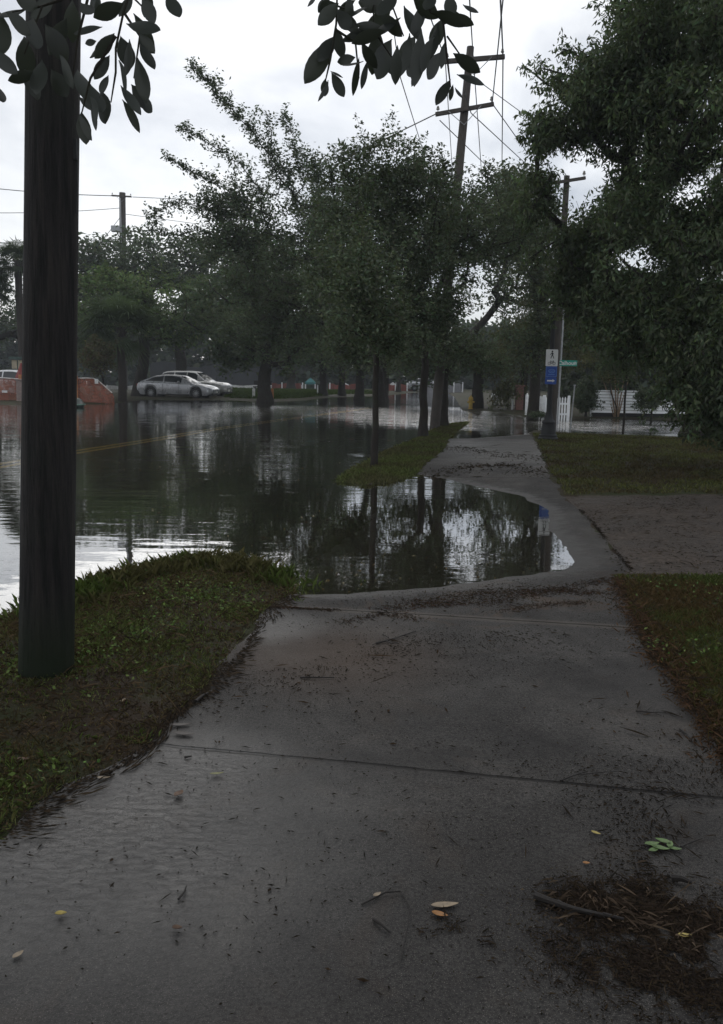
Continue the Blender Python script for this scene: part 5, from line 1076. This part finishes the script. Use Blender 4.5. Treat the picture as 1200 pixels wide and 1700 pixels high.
fl = np.concatenate([np.column_stack([np.random.RandomState(71).normal(G(x, y).x, sx, n_), np.random.RandomState(72).normal(G(x, y).y, sy, n_), np.full(n_, .001)]) for x, y, sx, sy, n_ in [(370, 780, 1.2, .5, 60), (300, 880, 1.2, .9, 60), (480, 960, .5, .2, 60), (650, 945, .8, .35, 60), (850, 940, .5, .2, 25), (560, 830, 1.5, 1.2, 50), (200, 760, 3, 2, 60)]])
chips('floating_leaves', fl, .022, .011, 71, 'leaf scraps floating on the flood water', [(.16, .11, .05), (.08, .05, .03), (.3, .26, .16)], cat='floating leaves', flat=.05, lift=.002)
# single leaves
MLF = {}
def leafmat(name, col):
    if name not in MLF: MLF[name] = plain(name, col, .55, var=.35, scale=40, bump=.3)
    return MLF[name]
def fallen(label, px, py, L_, w, ang, col, curl=.25, name='fallen_leaf'):
    p = GH(px, py); n = 9; l, r_, m_ = [], [], []
    for i in range(n + 1):
        t = i / n; k = math.sin(math.pi * t ** .8) ** .8 * w / 2; z = curl * L_ * (t - .5) ** 2 + .004; l.append((t * L_ - L_ / 2, -k, z + curl * k * 1.1)); r_.append((t * L_ - L_ / 2, k, z + curl * k * .7)); m_.append((t * L_ - L_ / 2, 0, z))
    v = l + m_ + r_; N = n + 1; f = [(i, i + 1, N + i + 1, N + i) for i in range(n)] + [(N + i, N + i + 1, 2 * N + i + 1, 2 * N + i) for i in range(n)]
    v2 = [(x, y, z - .0012) for x, y, z in v]; f2 = [tuple(3 * N + j for j in reversed(q)) for q in f]
    o = MB().add(v + v2, f + f2).build(name, col, smooth=True); o.location = (p.x, p.y, p.z + .004); o.rotation_euler = (0, 0, rad(ang)); tag(o, label, 'leaf', 'fallen leaves on the pavement')
YL = leafmat('yellow_leaf', (.42, .33, .08)); BR = leafmat('brown_leaf', (.12, .065, .035)); TN = leafmat('tan_leaf', (.26, .20, .13)); GRL = leafmat('green_leaf', (.10, .17, .05)); ORL = leafmat('orange_leaf', (.32, .14, .03)); DKL = leafmat('dark_leaf', (.03, .022, .017))
for a in [('yellow crumpled leaf alone on the lower left pavement', 101, 1522, .034, .022, 10, YL, .6), ('pale tan leaf at the bottom left corner', 30, 1589, .035, .018, 60, TN), ('long tan and green leaf lying across the lower pavement', 738, 1506, .085, .026, 8, TN, .15), ('orange-brown leaf just below the long tan leaf', 730, 1522, .05, .022, -20, ORL, .3),
          ('small yellow leaf right of the lower middle pavement', 989, 1386, .034, .014, -35, YL), ('tiny orange leaf above the mulch heap', 973, 1436, .024, .014, 0, ORL), ('bright yellow leaf on the mulch heap', 1136, 1557, .04, .018, 0, YL), ('dark curled leaf on the wet film left of centre', 297, 1322, .05, .032, 70, BR, .5),
          ('greenish yellow leaf by the pavement joint on the left', 360, 1288, .055, .018, 15, leafmat('olive_leaf', (.2, .2, .07)), .4), ('dark curled leaf on the lower middle left pavement', 294, 1546, .03, .02, 0, BR, .7), ('small pale leaf with a twig at the lower centre', 626, 1489, .030, .016, 40, TN, .3), ('tan leaf in the middle of the near left grass', 204, 1166, .045, .025, 80, TN, .4),
          ('red leaf in the near left grass', 188, 1198, .03, .02, 10, leafmat('red_leaf', (.30, .08, .05)), .4), ('small yellow leaf in the near left grass', 134, 1225, .03, .02, 50, YL, .4), ('dark flat leaf at the pavement edge below the wooden pole', 305, 1221, .10, .035, -8, DKL, .2), ('second dark leaf just above the left joint', 300, 1206, .09, .03, 10, DKL, .2),
          ('orange leaf at the right pavement edge', 1096, 1101, .04, .03, 30, ORL, .2), ('brown leaf among the grass at the left edge', 38, 1264, .05, .03, 0, BR, .4), ('pale leaf under the grass edge at the lower left', 172, 1294, .05, .02, 5, TN, .2)]: fallen(*a)
for i, (px, py, an, L_) in enumerate([(1082, 1405, 10, .055), (1096, 1412, -20, .06), (1112, 1406, 60, .045), (1100, 1400, 150, .05), (1120, 1413, -10, .045), (1084, 1415, 200, .04)]):
    fallen('green leaf, %s of the fallen green sprig' % ['leftmost', 'large centre one', 'upright one', 'upper one', 'rightmost', 'lowest'][i], px, py, L_, L_ * .45, an, GRL, .35)
MTW = plain('wet_twig_bark', (.012, .009, .007), .7, scale=30, bump=.6)
def twig(label, pxs, r, name='twig', sub_=()):
    r *= 1.35
    pts = [GH(x, y) + Vector((0, 0, r + .002 + (.004 if 0 < i < len(pxs) - 1 else 0))) for i, (x, y) in enumerate(pxs)]; o_ = pts[0].copy(); b = MB(); n = len(pts); b.tube([p - o_ for p in pts], [r * (1 - .5 * i / (n - 1)) for i in range(n)], 7)
    for s_ in sub_: q = [GH(x, y) + Vector((0, 0, r + .006)) - o_ for x, y in s_]; b.tube(q, [r * .5] * (len(q) - 1) + [r * .25], 5)
    o = b.build(name, MTW, smooth=True); o.location = o_; tag(o, label, 'twig', 'twigs washed onto the pavement')
twig('thick dark stick lying across the mulch heap', [(888, 1494), (915, 1506), (950, 1518), (1005, 1528)], .009, 'stick', [[(940, 1515), (925, 1503)], [(1000, 1527), (1035, 1535)]])
twig('short thick stick at the right of the mulch heap', [(1114, 1464), (1130, 1467), (1148, 1472)], .009, 'stick')
twig('long thin curved twig at the lower centre', [(600, 1504), (640, 1486), (665, 1484), (680, 1510), (676, 1545), (664, 1600)], .0022)
twig('forked twig lying along the joint on the right', [(930, 1298), (950, 1292), (975, 1282)], .0028, 'twig', [[(960, 1290), (995, 1286), (1025, 1284)]])
twig('short twig pair under the grass bank', [(498, 1127), (520, 1128), (555, 1127)], .004)
twig('stubby twig beside the left grass edge', [(325, 1168), (336, 1160), (345, 1154)], .007)
twig('dark clump of twigs in mid pavement', [(625, 1070), (645, 1066), (690, 1050)], .005, 'twig', [[(640, 1066), (650, 1072), (660, 1070)], [(645, 1062), (635, 1056)], [(650, 1066), (668, 1058), (678, 1060)], [(630, 1068), (618, 1074)]])
twig('thin bent twig above the joint on the far right', [(1128, 1212), (1140, 1222), (1154, 1240)], .003, 'twig', [[(1140, 1222), (1118, 1214)]])
twig('curved stem of the fallen green sprig', [(1060, 1452), (1054, 1430), (1058, 1412), (1075, 1406)], .002)
twig('thin dark twig right of the fallen green sprig', [(1130, 1408), (1148, 1402), (1166, 1394)], .0025)
twig('small curved twig left of lower centre', [(296, 1496), (306, 1486), (309, 1474)], .003)
twig('loose twig near the lower left centre', [(620, 1530), (632, 1540), (648, 1552)], .004)
twig('thin branching twig on the right pavement', [(1055, 1182), (1080, 1186), (1106, 1184)], .003, 'twig', [[(1072, 1184), (1082, 1176)], [(1085, 1186), (1098, 1192)]])
twig('thin twig lying on the wet film by the grass', [(306, 1260), (318, 1258)], .004)
# ------------------------------------------------------------------ haze volume added to imitate lens veil over the dark tones
hz = MB().box((0, 140, 14), (420, 400, 31)); m = M('veil_haze'); v = m.n('ShaderNodeVolumePrincipled'); v.inputs['Color'].default_value = (.86, .92, 1, 1); v.inputs['Density'].default_value = HAZE
m.t.links.new(v.outputs[0], m.out.inputs['Volume']); tag(hz.build('haze', m.m), kind='stuff')
